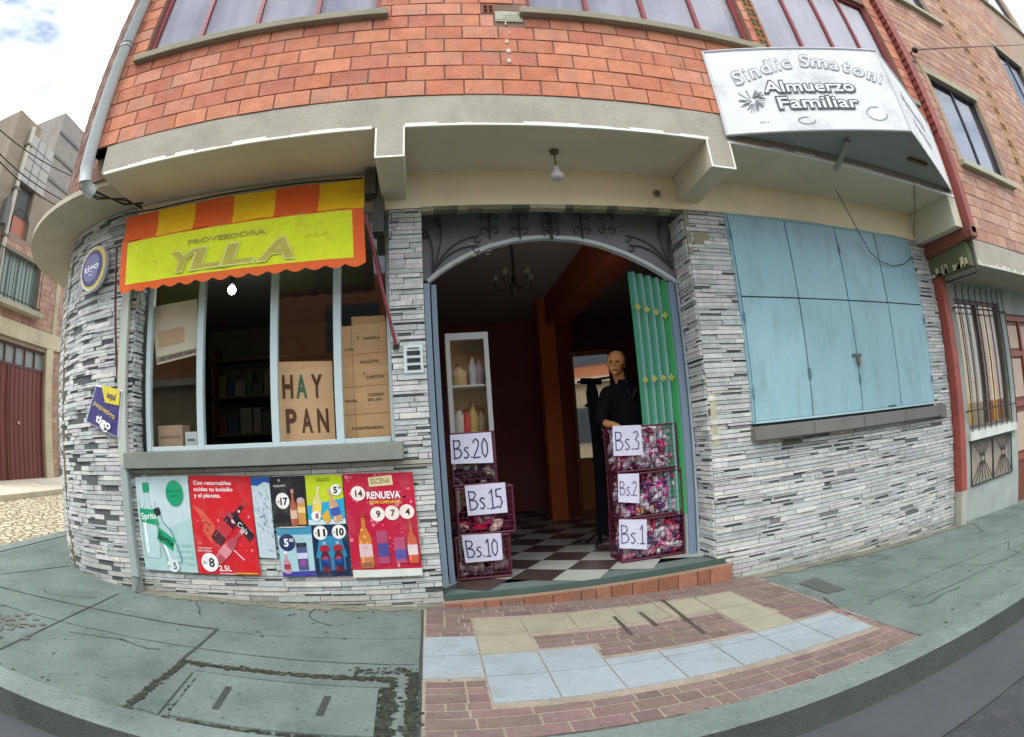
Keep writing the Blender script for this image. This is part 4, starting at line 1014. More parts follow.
# ------------------------------------------------------------------ posters below the window
PY = -.03
def poster(name, label, pts, bgc, draw, thick=.004):
    q = [onY(u, v, PY) for u, v in pts]; o = thing(name, label, 'poster', 'drink posters pasted under the shop window')
    m = MB(); m.hexa([q[3]+Vector((0, thick, 0)), q[2]+Vector((0, thick, 0)), q[1]+Vector((0, thick, 0)), q[0]+Vector((0, thick, 0)), q[3], q[2], q[1], q[0]], bgc)
    m.build('sheet', PRINT, o)
    m = MB(); A = Art(q, m, step=.00035, base=1); draw(A); m.build('print', PRINT, o); return o
WH, BK = c('#e6e8e8'), c('#16181c')
def d1(A):
    g, dg = c('#12996a'), c('#8fa5a4')
    A.rect(0, .0, 1, A.a, c('#bcd2d6')); A.poly([(0, 1), (1, .6), (1, A.a), (0, A.a)], c('#a8c9c8'))
    A.bottle(.2, .68, .33, 1.14, dg, g, None); A.bottle(.2, .69, .29, 1.1, c('#b3cfd0'), g, None); A.line([(.05, .36), (.05, 1.2)], .012, dg); A.line([(.35, .36), (.35, .9)], .012, dg)
    A.poly([(.04, .48), (.38, .50), (.38, .74), (.04, .68)], g); A.text('Sprite', .21, .59, .1, WH, w=.3, bold=.02, rot=.05)
    A.bottle(.5, .9, .29, .86, c('#6f8c90'), BK, None, rot=-.3); A.bottle(.5, .91, .25, .82, c('#a9c6c8'), BK, None, rot=-.3); A.poly([(.38, .76), (.66, .94), (.6, 1.12), (.32, .94)], g); A.text('Sprite', .49, .94, .09, c('#0b3b2a'), w=.3, bold=.03, rot=-.5)
    A.circ(.74, .25, .16, g, ry=.19); A.text('Retornable', .74, .22, .035, c('#0d5239'), w=.26); A.text('SABOR', .74, .29, .03, c('#0d5239'), w=.16)
    for k in range(4): A.text(['EL SABOR', 'REFRESCANTE', 'DE SIEMPRE', 'EN TU MESA'][k], .82, 1.02+k*.09, .035, c('#6cb6a8'), w=.3)
    A.text('5', .62, 1.34, .1, c('#2e3a4a'), bold=.02); A.text('Bs.', .5, 1.36, .05, c('#2e3a4a'))
    A.circ(.57, 1.34, .11, c('#d5e0e2'), ry=.1); A.L += 1; A.text('5', .6, 1.34, .1, c('#2e3a4a'), bold=.02); A.text('Bs', .5, 1.35, .04, c('#2e3a4a'))
poster('drink_poster', 'pale blue-green poster with two clear green capped bottles, leftmost under the window', [(135, 477), (187.5, 475.5), (198.5, 573), (146, 569)], c('#bccfd4'), d1)
def splash(A, col, n, x0=0, x1=1, y0=0, y1=1, s=.02):
    for k in range(n): x, y = random.uniform(x0, x1), random.uniform(y0, y1); r = random.uniform(.3, 1)*s; A.L = 3+k % 3; A.circ(x, y, r, col, ry=r*random.uniform(.5, 1.4), n=7)
def d2(A):
    A.rect(0, 0, 1, A.a, c('#c9202b')); A.text('Con retornables', .07, .1, .055, WH, w=.62, bold=.02, align='l'); A.text('cuidas tu bolsillo', .07, .19, .055, WH, w=.64, bold=.02, align='l'); A.text('y el planeta.', .07, .28, .055, WH, w=.44, bold=.02, align='l')
    A.poly([(.02, .42), (.2, .5), (.38, .72), (.3, .98), (.16, .8), (.2, .66)], c('#cf5a48')); splash(A, c('#e0828a'), 30, .05, .95, .4, 1.1)
    A.L = 8; A.bottle(.62, .66, .2, .78, c('#4e1f2a'), c('#b63a3a'), c('#c23540'), rot=.75); A.poly([(.66, .6), (.74, .54), (.98, .84), (.9, .94)], c('#23202c')); A.text('Cola', .82, .74, .07, WH, w=.2, rot=-.85)
    A.bottle(.58, 1.0, .16, .66, c('#b04a58'), c('#d8a0a8'), c('#d98a94'), rot=.8)
    A.circ(.22, 1.25, .14, c('#eceaea'), ry=.14); A.text('8', .25, 1.25, .13, c('#1c3a2c'), bold=.03); A.text('Bs', .14, 1.25, .045, c('#1c3a2c')); A.text('2.5L', .46, 1.33, .08, WH, w=.2, bold=.02); A.text('RETORNABLE', .5, 1.41, .025, WH, w=.26)
    A.L = 9; A.poly([(.58, .54), (.62, .5), (.8, .72), (.77, .76)], c('#9a4a5c')); A.circ(.68, .64, .035, c('#e8c8cc')); A.circ(.78, .5, .02, c('#e8c8cc')); A.line([(.55, .98), (.78, 1.2)], .02, c('#e8b8c0')); A.text('SABOR ORIGINAL', .16, 1.08, .03, WH, w=.24)
    A.line([(.05, 1.04), (.28, 1.04)], .008, WH); A.line([(.62, 1.4), (.96, 1.4)], .02, c('#c2a83a'))
poster('drink_poster', 'bright red cola poster with a large white circle priced 8', [(188.5, 475.5), (250, 476), (261, 575.5), (199, 573.5)], c('#c9202b'), d2)
def d3(A):
    A.rect(0, 0, 1, A.a, c('#b9c9d0')); A.poly([(0, 0), (1, 0), (1, .3), (.7, .22), (.35, .4), (0, .36)], c('#2457a8'))
    for k in range(60): x, y = random.uniform(.05, .95), random.uniform(.6, 3.0) % (A.a*.93); A.L = 3+k % 4; A.poly([(x, y), (x+.12, y+.05), (x+.06, y+.18)], random.choice([c('#9fb2bb'), c('#d3dde0'), c('#8b9ca6')]))
    A.L = 9; A.text('TEP', .7, A.a*.9, .08, c('#8c90c8'), w=.3, bold=.02)
poster('drink_poster', 'narrow pale ice blue poster with torn blue top beside the red cola poster', [(250.5, 478), (269, 477), (277, 558.5), (260, 557.5)], c('#b9c9d0'), d3)
def d4(A):
    A.rect(0, 0, 1, A.a, c('#232429')); A.text('BURGUNDY', .27, .25, .055, c('#c9c9cb'), w=.36, bold=.02); A.circ(.26, .1, .04, c('#9a9a9e')); A.circ(.32, .66, .2, c('#e8e6e2'), ry=.22); A.text('17', .36, .67, .19, BK, w=.22, bold=.04); A.text('Bs', .2, .68, .06, BK)
    A.bottle(.62, .86, .2, .98, c('#a85a48'), c('#c98a7a'), c('#d8b8a0')); A.rect(.74, .64, .97, 1.32, c('#c8934c')); A.rect(.74, .84, .97, 1.0, c('#e2c98a')); A.circ(.85, .66, .11, c('#b8a0ac'), ry=.08); A.line([(.15, 1.38), (.92, 1.38)], .03, c('#c9c4ba'))
poster('drink_poster', 'black liquor poster with a white circle priced 17', [(269.5, 477), (304, 475.5), (308, 525.5), (275, 526.5)], c('#232429'), d4)
def d5(A):
    A.rect(0, 0, 1, A.a, c('#b9cc22')); A.poly([(0, .8), (1, .62), (1, A.a), (0, A.a)], c('#2aa0cc')); A.rect(0, A.a*.9, 1, A.a, c('#c3dbe2')); A.text('GLUG', .48, .12, .09, c('#5a7a1a'), w=.36, bold=.03)
    A.bottle(.28, .72, .24, .84, c('#d3cc8a'), c('#cfcf9a'), c('#e2c85a'), rot=.12); A.bottle(.72, .82, .24, .9, c('#c39a78'), c('#b8a890'), c('#3c5aa8'), rot=-.25); A.poly([(.36, 1.1), (.56, .9), (.62, 1.2), (.5, 1.3)], c('#d8a83a')); A.circ(.22, 1.08, .13, WH); A.text('8', .25, 1.08, .13, c('#8c2030'), bold=.03)
    A.circ(.82, .4, .15, c('#dfe8e2')); A.text('5', .8, .4, .16, BK, bold=.04); A.text('50', .92, .34, .06, BK, bold=.02)
poster('drink_poster', 'yellow-green and blue juice poster in the upper row under the window', [(305, 475.5), (341.5, 474.5), (346, 523.5), (309, 525)], c('#b9cc22'), d5)
def d6(A):
    A.rect(0, 0, 1, A.a, c('#a3c8d0')); A.rect(0, 0, 1, .22, c('#3a8fae')); A.rect(0, A.a-.14, 1, A.a, c('#3f3f9a')); A.circ(.27, .42, .24, c('#24305c')); A.text('5', .24, .42, .2, WH, bold=.04); A.text('00', .4, .36, .09, WH, bold=.02)
    A.bottle(.18, .98, .2, .6, c('#b98e9a'), WH, c('#a03848')); A.rect(.52, .5, .82, 1.2, c('#4a5480')); A.rect(.52, .44, .82, .56, c('#22242c')); A.rect(.52, .72, .82, .88, c('#c3c8e0')); A.circ(.67, 1.0, .1, c('#8c4a90'))
poster('drink_poster', 'pale teal poster with a dark blue price disc reading 5.00 in the lower row', [(276, 527.5), (311, 526), (316, 575.5), (283.5, 577)], c('#a3c8d0'), d6)
def d7(A):
    A.rect(0, 0, 1, A.a, c('#1b2b4c')); A.poly([(.2, .3), (.8, .3), (.95, .9), (.05, .9)], c('#2386ac')); A.rect(.12, .9, .88, 1.28, c('#2c77a4'))
    for x, t in ((.24, '11'), (.77, '10')): A.L = 6; A.circ(x, .2, .2, c('#e9e7e3')); A.text(t, x+.03, .2, .19, BK, w=.22, bold=.05); A.text('Bs', x-.13, .2, .05, BK)
    for x in (.32, .7): A.L = 10; A.bottle(x, .9, .26, .86, c('#5a2030'), c('#9aa7b8'), c('#16346e')); A.circ(x, .95, .08, c('#c23a44')); A.poly([(x-.08, .95), (x+.08, .93), (x+.08, 1.03), (x-.05, 1.03)], c('#2a4fa0')); A.rect(x-.13, .57, x+.13, .72, c('#a02234'))
poster('drink_poster', 'dark blue poster with two cola bottles priced 11 and 10', [(311.5, 526), (346.5, 524), (351.5, 575.5), (317, 577)], c('#1b2b4c'), d7)
def d8(A):
    cr = c('#b81a3c'); A.rect(0, 0, 1, A.a, cr); splash(A, c('#dc7488'), 50, .02, .98, .02, A.a*.86, .035); A.L = 7
    A.poly([(.36, .06), (.7, .03), (.71, .17), (.37, .19)], c('#d8cfa2')); A.text('ESCENA', .535, .11, .075, c('#8d7238'), w=.28, bold=.02, rot=.04)
    A.text('RENUEVA', .56, .31, .1, WH, w=.48, bold=.03); A.text('CON CARNAVAL', .58, .41, .045, c('#e3c33a'), w=.46, bold=.02)
    for x, y, t in ((.2, .28, '14'), (.45, .58, '9'), (.66, .57, '7'), (.87, .56, '4')): A.L = 12; A.circ(x, y, .105, c('#e8ddd4')); A.text(t, x+.01, y, .09, c('#3a2326'), bold=.03)
    A.L = 14; A.bottle(.23, .96, .19, .8, c('#c87a34'), c('#b03038'), c('#d3b8b8')); A.rect(.4, .82, .56, 1.3, c('#a84a6c')); A.rect(.4, 1.0, .56, 1.2, c('#4d4a8c')); A.rect(.64, .92, .8, 1.3, c('#b04c74')); A.rect(.64, 1.1, .8, 1.24, c('#5450a0')); A.bottle(.9, 1.0, .14, .62, c('#c05a3c'), c('#b03038'), c('#d8c8c8'))
    A.L = 12
    for x_, y_, w2 in ((.48, .92, .12), (.72, 1.0, .12)):
        A.rect(x_-.06, y_, x_-.03, y_+.36, c('#d8a0b4')); A.text('LIGHT', x_, y_+.14, .035, WH, w=w2)
    for k in range(3): A.circ(.2+.03*k, .8+.1*k, .02, c('#e8b060'))
    A.text('1 L', .23, 1.06, .04, c('#5a3038')); A.text('350 ml', .9, 1.12, .025, c('#5a3038'), w=.1)
    A.rect(.16, 1.28, .3, 1.34, c('#8c5a4a')); A.text('$ % &', .32, 1.44, .07, c('#e3a0ac')); A.rect(0, A.a*.925, 1, A.a, c('#cfd6cf'))
poster('drink_poster', 'large crimson RENUEVA poster with four cream price discs, rightmost under the window', [(342.5, 474), (412.5, 472), (423, 575), (354, 577.5)], c('#b81a3c'), d8)

# ------------------------------------------------------------------ in the shop window
IY = .2
m = MB(); q = [onY(u, v, IY) for u, v in ((276, 362), (332, 361), (336, 444), (280, 445))]
cs = thing('cardboard_sign', 'brown cardboard panel painted HAY PAN behind the shop window', 'sign')
m.hexa([q[3]+Vector((0, .006, 0)), q[2]+Vector((0, .006, 0)), q[1]+Vector((0, .006, 0)), q[0]+Vector((0, .006, 0)), q[3], q[2], q[1], q[0]], c('#dcb084')); m.build('board', CARD, cs)
m = MB(); A_ = Art(q, m, step=.0008, base=1)
for t, y, xs_ in (('HAY', .42, (.2, .45, .72)), ('PAN', 1.0, (.24, .52, .80))):
    for i, (ch, x) in enumerate(zip(t, xs_)): A_.L = 2; A_.text(ch, x, y, .38, c('#3c6a52') if (t == 'HAY' and i == 1) else c('#573022'), w=.2, bold=.035)
m.build('lettering', PAPER, cs)
cp = thing('flattened_carton', 'tall flattened brown cardboard leaning inside the rightmost pane of the shop window', 'cardboard')
q = [onY(u, v, IY) for u, v in ((339, 327), (386, 322), (392.5, 441), (345, 443.5))]; q2 = [onY(u, v, IY) for u, v in ((351, 316.5), (384.5, 315), (386, 324), (351.5, 326.5))]
m = MB()
for Q_ in (q,): m.hexa([Q_[3]+Vector((0, .008, 0)), Q_[2]+Vector((0, .008, 0)), Q_[1]+Vector((0, .008, 0)), Q_[0]+Vector((0, .008, 0)), Q_[3], Q_[2], Q_[1], Q_[0]], c('#d9ac7c'))
m.build('sheet', CARD, cp)
m = MB(); m.hexa([p+Vector((0, .02, 0)) for p in (q2[3], q2[2], q2[1], q2[0])]+[p+Vector((0, .012, 0)) for p in (q2[3], q2[2], q2[1], q2[0])], c('#c99c6c')); m.build('flap', CARD, cp)
m = MB(); A_ = Art(q, m, step=.0008, base=1)
for y in (.62, 1.28, 1.84): A_.L = 1; A_.line([(.0, y), (1, y-.01)], .012, c('#a67a4e'))
A_.L = 1; A_.line([(.26, 0), (.27, A_.a)], .012, c('#a67a4e'))
for (t, x, y, w_) in (('CAROLA', .68, .3, .36), ('GALLETAS', .62, .78, .4), ('12 UND', .2, .5, .2), ('CARTON', .72, 1.1, .36), ('FRAGIL', .2, 1.56, .26), ('CUIDADO', .72, 1.46, .34), ('ESTE LADO', .7, 1.56, .3), ('CONTENIDO', .5, 2.12, .66), ('7', .4, .28, .05), ('A', .5, 1.02, .05)): A_.L = 3; A_.text(t, x, y, .055, c('#5c3f26'), w=w_, bold=.02)
m.build('print', PRINT, cp)
for nm, (u0, v0, u1, v1), col, lb, dd in (('carton', (158, 426, 183, 446), '#a98a72', 'small brown carton on the inner sill of the left window pane', .15), ('carton', (185, 432, 197.5, 445.5), '#c9c9c6', 'small white carton on the inner sill beside the brown one', .1)):
    a, b = onY(u0, v0, IY), onY(u1, v1, IY); bx = thing(nm, lb, 'box'); m = MB(); m.box(a.x, IY, WZ0+.005, b.x, IY+dd, a.z, c(col)); m.build('body', CARD, bx, bevel=.003)
    m = MB(); m.box(a.x+.02, IY-.002, (WZ0+a.z)/2, b.x-.02, IY, (WZ0+a.z)/2+.02, c('#5c6e94' if col == '#c9c9c6' else '#8a6a50')); m.build('print', PRINT, bx)
q = [onY(u, v, .15) for u, v in ((152, 307), (197, 299), (199.5, 354), (157, 365))]
nt = thing('window_notice', 'yellowed white notice sheet taped inside the left window pane', 'notice')
m = MB(); m.hexa([q[3]+Vector((0, .002, 0)), q[2]+Vector((0, .002, 0)), q[1]+Vector((0, .002, 0)), q[0]+Vector((0, .002, 0)), q[3], q[2], q[1], q[0]], c('#d8ceb6')); m.build('sheet', PAPER, nt)
m = MB(); A_ = Art(q, m, step=.0008, base=1); A_.rect(.02, A_.a*.88, .98, A_.a*.97, c('#8d8577')); A_.text('SE VENDE PAN', .5, A_.a*.925, .06, c('#38332d'), w=.8, bold=.02)
A_.rect(.1, .5, .7, .8, c('#c9a98a')); m.build('lettering', PAPER, nt)
# shop interior things
m = MB(); m.box(-2.25, .3, .1, -.3, .55, WZ0-.01, c('#4c4136')); tag(m.build('window_shelf', WOOD), 'dark wooden ledge behind the shop window', 'shelf')
bl_ = thing('hanging_bulb', 'bare lit white bulb hanging inside the open shop window', 'lamp')
p = onY(232, 290, .8); m = MB(); m.ell(tuple(p), (.038, .038, .042), (1, 1, 1)); m.build('bulb', LAMP, bl_, smooth=True)
m = MB(); m.tube([(p.x, p.y, p.z+.06), (p.x, p.y, 2.96)], .006, c('#222222'), 6); m.lathe((p.x, p.y, p.z+.05), [(.02, 0), (.025, .03), (.015, .07)], c('#333333')); m.build('cord', PAINT, bl_)
lt_ = bpy.data.lights.new('bulb_light', 'POINT'); lt_.energy = 3; lt_.shadow_soft_size = .06; lt_.color = (.9, .97, 1); lo = bpy.data.objects.new('bulb_light', lt_); COL.objects.link(lo); lo.location = p+Vector((0, -.0, -.12)); lo.parent = bl_
rk = thing('goods_shelf', 'wooden shelf unit with rows of goods along the back of the dark shop', 'shelf')
m = MB(); rng = random.Random(3)
for k in range(5): m.box(-3.0, 3.4, .4+k*.5, -.5, 3.75, .43+k*.5, c('#6b4f36'))
for x in (-3.0, -1.8, -.5): m.box(x, 3.4, .1, x+.04, 3.75, 2.6, c('#6b4f36'))
m.build('rack', WOOD, rk)
for k in range(4):
    x = -2.9
    while x < -.7:
        w_ = rng.uniform(.08, .2); m = MB(); m.box(x, 3.45, .432+k*.5, x+w_*.85, 3.65, .432+k*.5+rng.uniform(.15, .36), c(rng.choice(['#6a3a34', '#7a6c3a', '#3a4c60', '#8a8474', '#4a5c40']))); x += w_
        tag(m.build('grocery_packet', PRINT, bevel=.004), 'dim packet standing on the shelves at the back of the dark shop', 'packet', 'packets on the dark shop shelves')

# ------------------------------------------------------------------ lamp under the slab
LP = thing('soffit_lamp', 'white bulb hanging from the soffit above the shop door', 'lamp')
lx, ly = .935, -.338
m = MB(); m.lathe((lx, ly, SZ-.03), [(.03, 0), (.035, .02), (.03, .03)], c('#54534c')); m.tube([(lx, ly, SZ-.02), (lx, ly, 2.98)], .005, c('#39382f'), 6); m.build('cord', PAINT, LP)
m = MB(); m.lathe((lx, ly, 2.9), [(.012, -.02), (.035, -.018), (.05, 0), (.052, .015), (.03, .04), (.022, .06), (.02, .09)], c('#c9c2c4')); m.build('bulb', PRINT, LP, smooth=True)
m = MB(); m.lathe((1.83, -.23, 2.96), [(.035, 0), (.04, .01)], c('#a3a08a'), axis='y'); m.lathe((1.83, -.235, 2.96), [(.02, 0), (.02, -.02)], c('#5c5a4c'), axis='y')
o = m.build('cable_outlet', PAINT); o.location = (0, .21, 0); tag(o, 'small round cable outlet on the cream band beside the right beam', 'outlet')

# ------------------------------------------------------------------ covers in the pavement
MC = thing('manhole_cover', 'rectangular concrete inspection cover with two slots set in the left pavement', 'manhole cover')
def gq(mb, pts, off, col, dep=0):
    top = [(x, y, h(x, y)+off) for x, y in pts]
    if dep: mb.hexa([(x, y, h(x, y)+off-dep) for x, y in pts]+top, col)
    else: mb.face(top, col)
m = MB(); gq(m, [(-1.22, -1.9), (-.335, -1.88), (-.35, -1.42), (-1.25, -1.39)], .014, c('#66746d'), .02); m.build('plate', WALKM, MC, bevel=.004)
m = MB(); gq(m, [(-1.39, -1.9), (-1.27, -1.91), (-1.3, -1.4), (-1.37, -1.37)], .010, c('#5f6c66'), .02); gq(m, [(-1.3, -1.37), (-.3, -1.385), (-.3, -1.34), (-1.3, -1.325)], .009, c('#5f6c66'), .02); m.build('rim', WALKM, MC, bevel=.004)
m = MB(); gq(m, [(-1.05, -1.78), (-1.02, -1.78), (-1.035, -1.53), (-1.065, -1.53)], .018, c('#3c403d')); gq(m, [(-.59, -1.73), (-.56, -1.73), (-.555, -1.53), (-.585, -1.53)], .018, c('#3c403d')); m.build('slot', CEMENT, MC)
m = MB()
def moss(x0, y0, x1, y1, n, s):
    for k in range(n):
        t = random.random(); x, y = x0+(x1-x0)*t+random.gauss(0, s), y0+(y1-y0)*t+random.gauss(0, s); r = random.uniform(.005, .015); pts = [(x+r*random.uniform(.6, 1.3)*math.cos(a), y+r*random.uniform(.6, 1.3)*math.sin(a)) for a in [i*PI/3.5 for i in range(7)]]
        m.face([(a, b, h(a, b)+.0035+.000004*k) for a, b in pts], vary(random.choice([c('#23271f'), c('#2c3229'), c('#3a4035')]), .15))
moss(-1.41, -1.27, -.3, -1.28, 520, .011); moss(-1.41, -1.27, -1.44, -1.9, 300, .01); moss(-.31, -1.3, -.3, -1.9, 420, .016); moss(-.2, -1.2, -.19, -1.9, 420, .016); moss(-.5, -1.2, -.2, -1.16, 60, .02); moss(-1.25, -1.4, -1.23, -1.9, 70, .006); moss(-1.24, -1.915, -.3, -1.9, 120, .006)
for (x0, y0, x1, y1) in ((2.0, -2.14, 6, -2.14),): moss(x0, y0, x1, y1, 0, .01)
tag(m.build('moss', CEMENT), 'black moss filling the cracks round the inspection cover', 'moss', kind='stuff')
m = MB(); P4_ = [onY(0, 0, 0)]*0
dc4 = []
for (u, v) in ((799, 584), (815, 578), (845, 590), (827, 594)):
    d = ray(u, v); g_n = Vector((.0482, -.0215, 1)); tt = (-g_n.dot(CAMP))/g_n.dot(d); p = CAMP+d*tt; dc4.append((p.x, p.y))
gq(m, dc4, .006, c('#4e524c'), .01); tag(m.build('drain_cover', PAINT), 'small dark rectangular cover in the pavement right of the patterned paving', 'drain cover')
m = MB(); 
for (u, v), (u2, v2) in (((614, 618), (632, 636)), ((640, 614), (657, 627)), ((662, 601), (705, 635))):
    P_ = []
    for (a, b) in ((u, v), (u2, v2)):
        d = ray(a, b); tt = (-g_n.dot(CAMP))/g_n.dot(d); P_.append(CAMP+d*tt)
    v_ = (P_[1]-P_[0]); nn_ = Vector((-v_.y, v_.x, 0)).normalized()*.012
    m.face([P_[0]+nn_+Vector((0, 0, .0125)), P_[1]+nn_+Vector((0, 0, .0125)), P_[1]-nn_+Vector((0, 0, .0125)), P_[0]-nn_+Vector((0, 0, .0125))], c('#4a463f'))
tag(m.build('tar_streaks', CEMENT), 'three dark tar streaks across the patterned paving by the door', 'stain', kind='stuff')
# ------------------------------------------------------------------ inside the doorway
FZ = .083
BK_ = [  # x0,x1,z0,z1, sign px quad, text, side label, cloth palette
 (.13, .45, .80, 1.20, ((450, 435), (491, 432), (493.5, 462.7), (451.5, 463.9)), 'Bs.20', 'top basket of the left stack', ['#4a3f46', '#2e2a30', '#8d8a86', '#6a5560']),
 (.14, .56, .43, .79, ((464.6, 485.8), (505, 482.3), (507.8, 512.3), (468, 515.8)), 'Bs.15', 'middle basket of the left stack', ['#b01838', '#c02a7a', '#d8b8b0', '#4a2238']),
 (.11, .51, FZ+.005, .425, ((461.6, 535.4), (501, 533), (502.7, 559.6), (465.8, 563)), 'Bs.10', 'bottom basket of the left stack', ['#b8a89c', '#8a7f80', '#d0c4bc', '#5a4a50', '#77324a']),
 (1.39, 1.91, .80, 1.16, ((612.7, 426), (641, 425), (643.3, 455), (613.8, 456)), 'Bs.3', 'top basket of the right stack', ['#d0246e', '#e8e4ec', '#c4c0d4', '#ece8ec', '#c9b0c4', '#8a2a5a']),
 (1.39, 1.93, .43, .79, ((618, 474), (639, 473.4), (639.6, 503.3), (618.4, 502)), 'Bs.2', 'middle basket of the right stack', ['#6a4a78', '#e0dce6', '#c23a8a', '#d8d2e0', '#c8b8d0', '#4a3a58', '#d8c040']),
 (1.385, 1.93, FZ+.005, .425, ((619, 519.5), (646.8, 519.5), (647.2, 549.4), (619.6, 548.2)), 'Bs.1', 'bottom basket of the right stack', ['#e4e0e8', '#d0ccd8', '#c8c0d4', '#5a5a88', '#d890a8', '#c83058']),
]
rg = random.Random(11)
for (x0, x1, z0, z1, q, t, lb, pal) in BK_:
    y0, y1 = .36, .64; leftst = x0 < 1
    bk = thing('wire_basket', 'maroon wire clothes bin holding the %s price card, %s' % (t, lb), 'basket', 'wire bins stacked in the doorway')
    m = MB(); fc = c('#5c1a32')
    for z in (z0+.008, z1-.008): m.tube([(x0, y0, z), (x1, y0, z), (x1, y1, z), (x0, y1, z)], .009, fc, 6, closed=True)
    for x in (x0, x1):
        for y in (y0, y1): m.tube([(x, y, z0), (x, y, z1)], .008, fc, 6)
    m.build('frame', PAINT, bk)
    m = MB(); fc2 = c('#5e1e38'); n = int((x1-x0)/.04)
    for k in range(1, n): x = x0+(x1-x0)*k/n; m.tube([(x, y0, z0), (x, y0, z1)], .0022, fc2, 4)
    for k in range(1, 8): z = z0+(z1-z0)*k/8; m.tube([(x0, y1, z), (x0, y0, z), (x1, y0, z), (x1, y1, z)], .0022, fc2, 4)
    for k in range(1, 6): y = y0+(y1-y0)*k/6; m.tube([(x1, y, z0), (x1, y, z1)], .0022, fc2, 4); m.tube([(x0, y, z0), (x0, y, z1)], .0022, fc2, 4)
    m.box(x0+.01, y0+.01, z0+.004, x1-.01, y1-.01, z0+.012, c('#4a1a2c')); m.build('wire_mesh', PAINT, bk)
    # heap of garments
    m = MB(); top = z0+(z1-z0)*(.45 if leftst else .96)
    for k in range(60 if leftst else 380):
        r = rg.uniform(.028, .07) if leftst else rg.uniform(.024, .05)
        cx, cz = rg.uniform(x0+.03, x1-.03), rg.uniform(z0+.03, top-.015); cy = y0+.05+rg.random()**1.6*.18
        if cy+r < y0+.012: cy = y0+r
        rot = Matrix.Rotation(rg.uniform(0, 6), 3, 'Y') @ Matrix.Rotation(rg.uniform(-.6, .6), 3, 'Z')
        n0 = len(m.v); m.ell((cx, cy, cz), (r*1.4, r*.7, r*.55), vary(c(rg.choice(pal)), .12), nu=9, nv=6, rot=rot)
        for i in range(n0, len(m.v)):
            v = m.v[i]; s_ = .008*math.sin(v[0]*90+k)+.006*math.sin(v[2]*130+k*2); m.v[i] = (clampf(v[0]+s_, x0+.006, x1-.006), max(v[1]+s_*.6, y0+.006), clampf(v[2]+s_, z0+.014, z1-.01))
    o = m.build('garment_heap', PRINTED if not leftst else CLOTH, smooth=True); tag(o, 'heap of crumpled clothes inside the %s' % lb, 'clothes', 'clothes heaped in the wire bins', 'stuff')
    cdz = thing('price_card', 'white card handwritten %s hung on the %s' % (t, lb), 'price card', 'handwritten price cards')
    Q = [onY(u, v, y0-.016) for u, v in q]; m = MB()
    m.hexa([Q[3]+Vector((0, .002, 0)), Q[2]+Vector((0, .002, 0)), Q[1]+Vector((0, .002, 0)), Q[0]+Vector((0, .002, 0)), Q[3], Q[2], Q[1], Q[0]], c('#cfd0e4')); m.build('card', PAPER, cdz)
    m = MB(); A_ = Art(Q, m, step=.0012, base=1); ink = c('#33365c')
    STK = {'B': [[(0, 0), (.02, 1)], [(0, .02), (.4, .05), (.5, .22), (.35, .42), (.05, .48)], [(.05, .48), (.45, .52), (.6, .75), (.4, .97), (.0, 1)]],
           's': [[(.42, .45), (.2, .42), (.08, .55), (.3, .7), (.42, .85), (.25, 1), (.05, .95)]], '.': [[(.1, .95), (.16, .99)]],
           '1': [[(.1, .2), (.3, 0), (.3, 1)], [(.1, 1), (.5, 1)]], '2': [[(.05, .2), (.25, 0), (.48, .12), (.45, .4), (.05, 1), (.55, .97)]], '0': [[(.3, 0), (.08, .3), (.1, .8), (.3, 1), (.5, .75), (.5, .25), (.3, 0)]],
           '3': [[(.08, .1), (.35, 0), (.48, .2), (.22, .45), (.5, .65), (.4, .95), (.05, .95)]], '5': [[(.5, 0), (.12, .03), (.1, .42), (.4, .42), (.52, .7), (.35, .98), (.05, .92)]]}
    wd = {'B': .7, 's': .5, '.': .22, '1': .5, '2': .65, '0': .62, '3': .6, '5': .62}; tot = sum(wd[ch] for ch in t); hgt = min(A_.a*.62, .84/tot*1.5); k_ = .84/tot; x = .08; yb = (A_.a-hgt)/2
    for ch in t:
        for st in STK[ch]: A_.L = 2; A_.line([(x+px*k_, yb+py*hgt+rg.uniform(-.01, .01)) for px, py in st], .028, ink)
        x += wd[ch]*k_
    m.build('handwriting', PAPER, cdz)

# display cabinet
DC = thing('display_cabinet', 'tall white glazed display cabinet behind the left bins', 'cabinet')
cx0, cx1, cy0, cy1, cz = .148, .515, .9, 1.25, 2.06
wh = c('#c9cdc9')
m = MB()
for x in (cx0, cx1-.04): m.box(x, cy0, FZ, x+.04, cy0+.04, cz, wh)
m.box(cx0+.04, cy0, cz-.06, cx1-.04, cy0+.04, cz, wh); m.box(cx0+.04, cy0, FZ, cx1-.04, cy0+.04, FZ+.08, wh)
m.box(cx0, cy0+.04, FZ, cx0+.015, cy1, cz, wh); m.box(cx1-.015, cy0+.04, FZ, cx1, cy1, cz, wh); m.box(cx0+.015, cy0+.041, cz-.015, cx1-.015, cy1, cz-.001, wh)
m.build('frame', PAINT, DC, bevel=.003)
m = MB(); m.box(cx0+.015, cy1-.012, FZ, cx1-.015, cy1, cz-.015, c('#c4a26a')); m.build('back_panel', WOOD, DC)
for z in (.45, .82, 1.20, 1.60): m = MB(); m.box(cx0+.016, cy0+.03, z, cx1-.016, cy1-.013, z+.016, c('#e4e2dc')); m.build('shelf', PAINT, DC)
m = MB(); m.box(cx0+.04, cy0+.015, FZ+.08, cx1-.04, cy0+.019, cz-.06); m.build('glass_door', GLASS, DC)
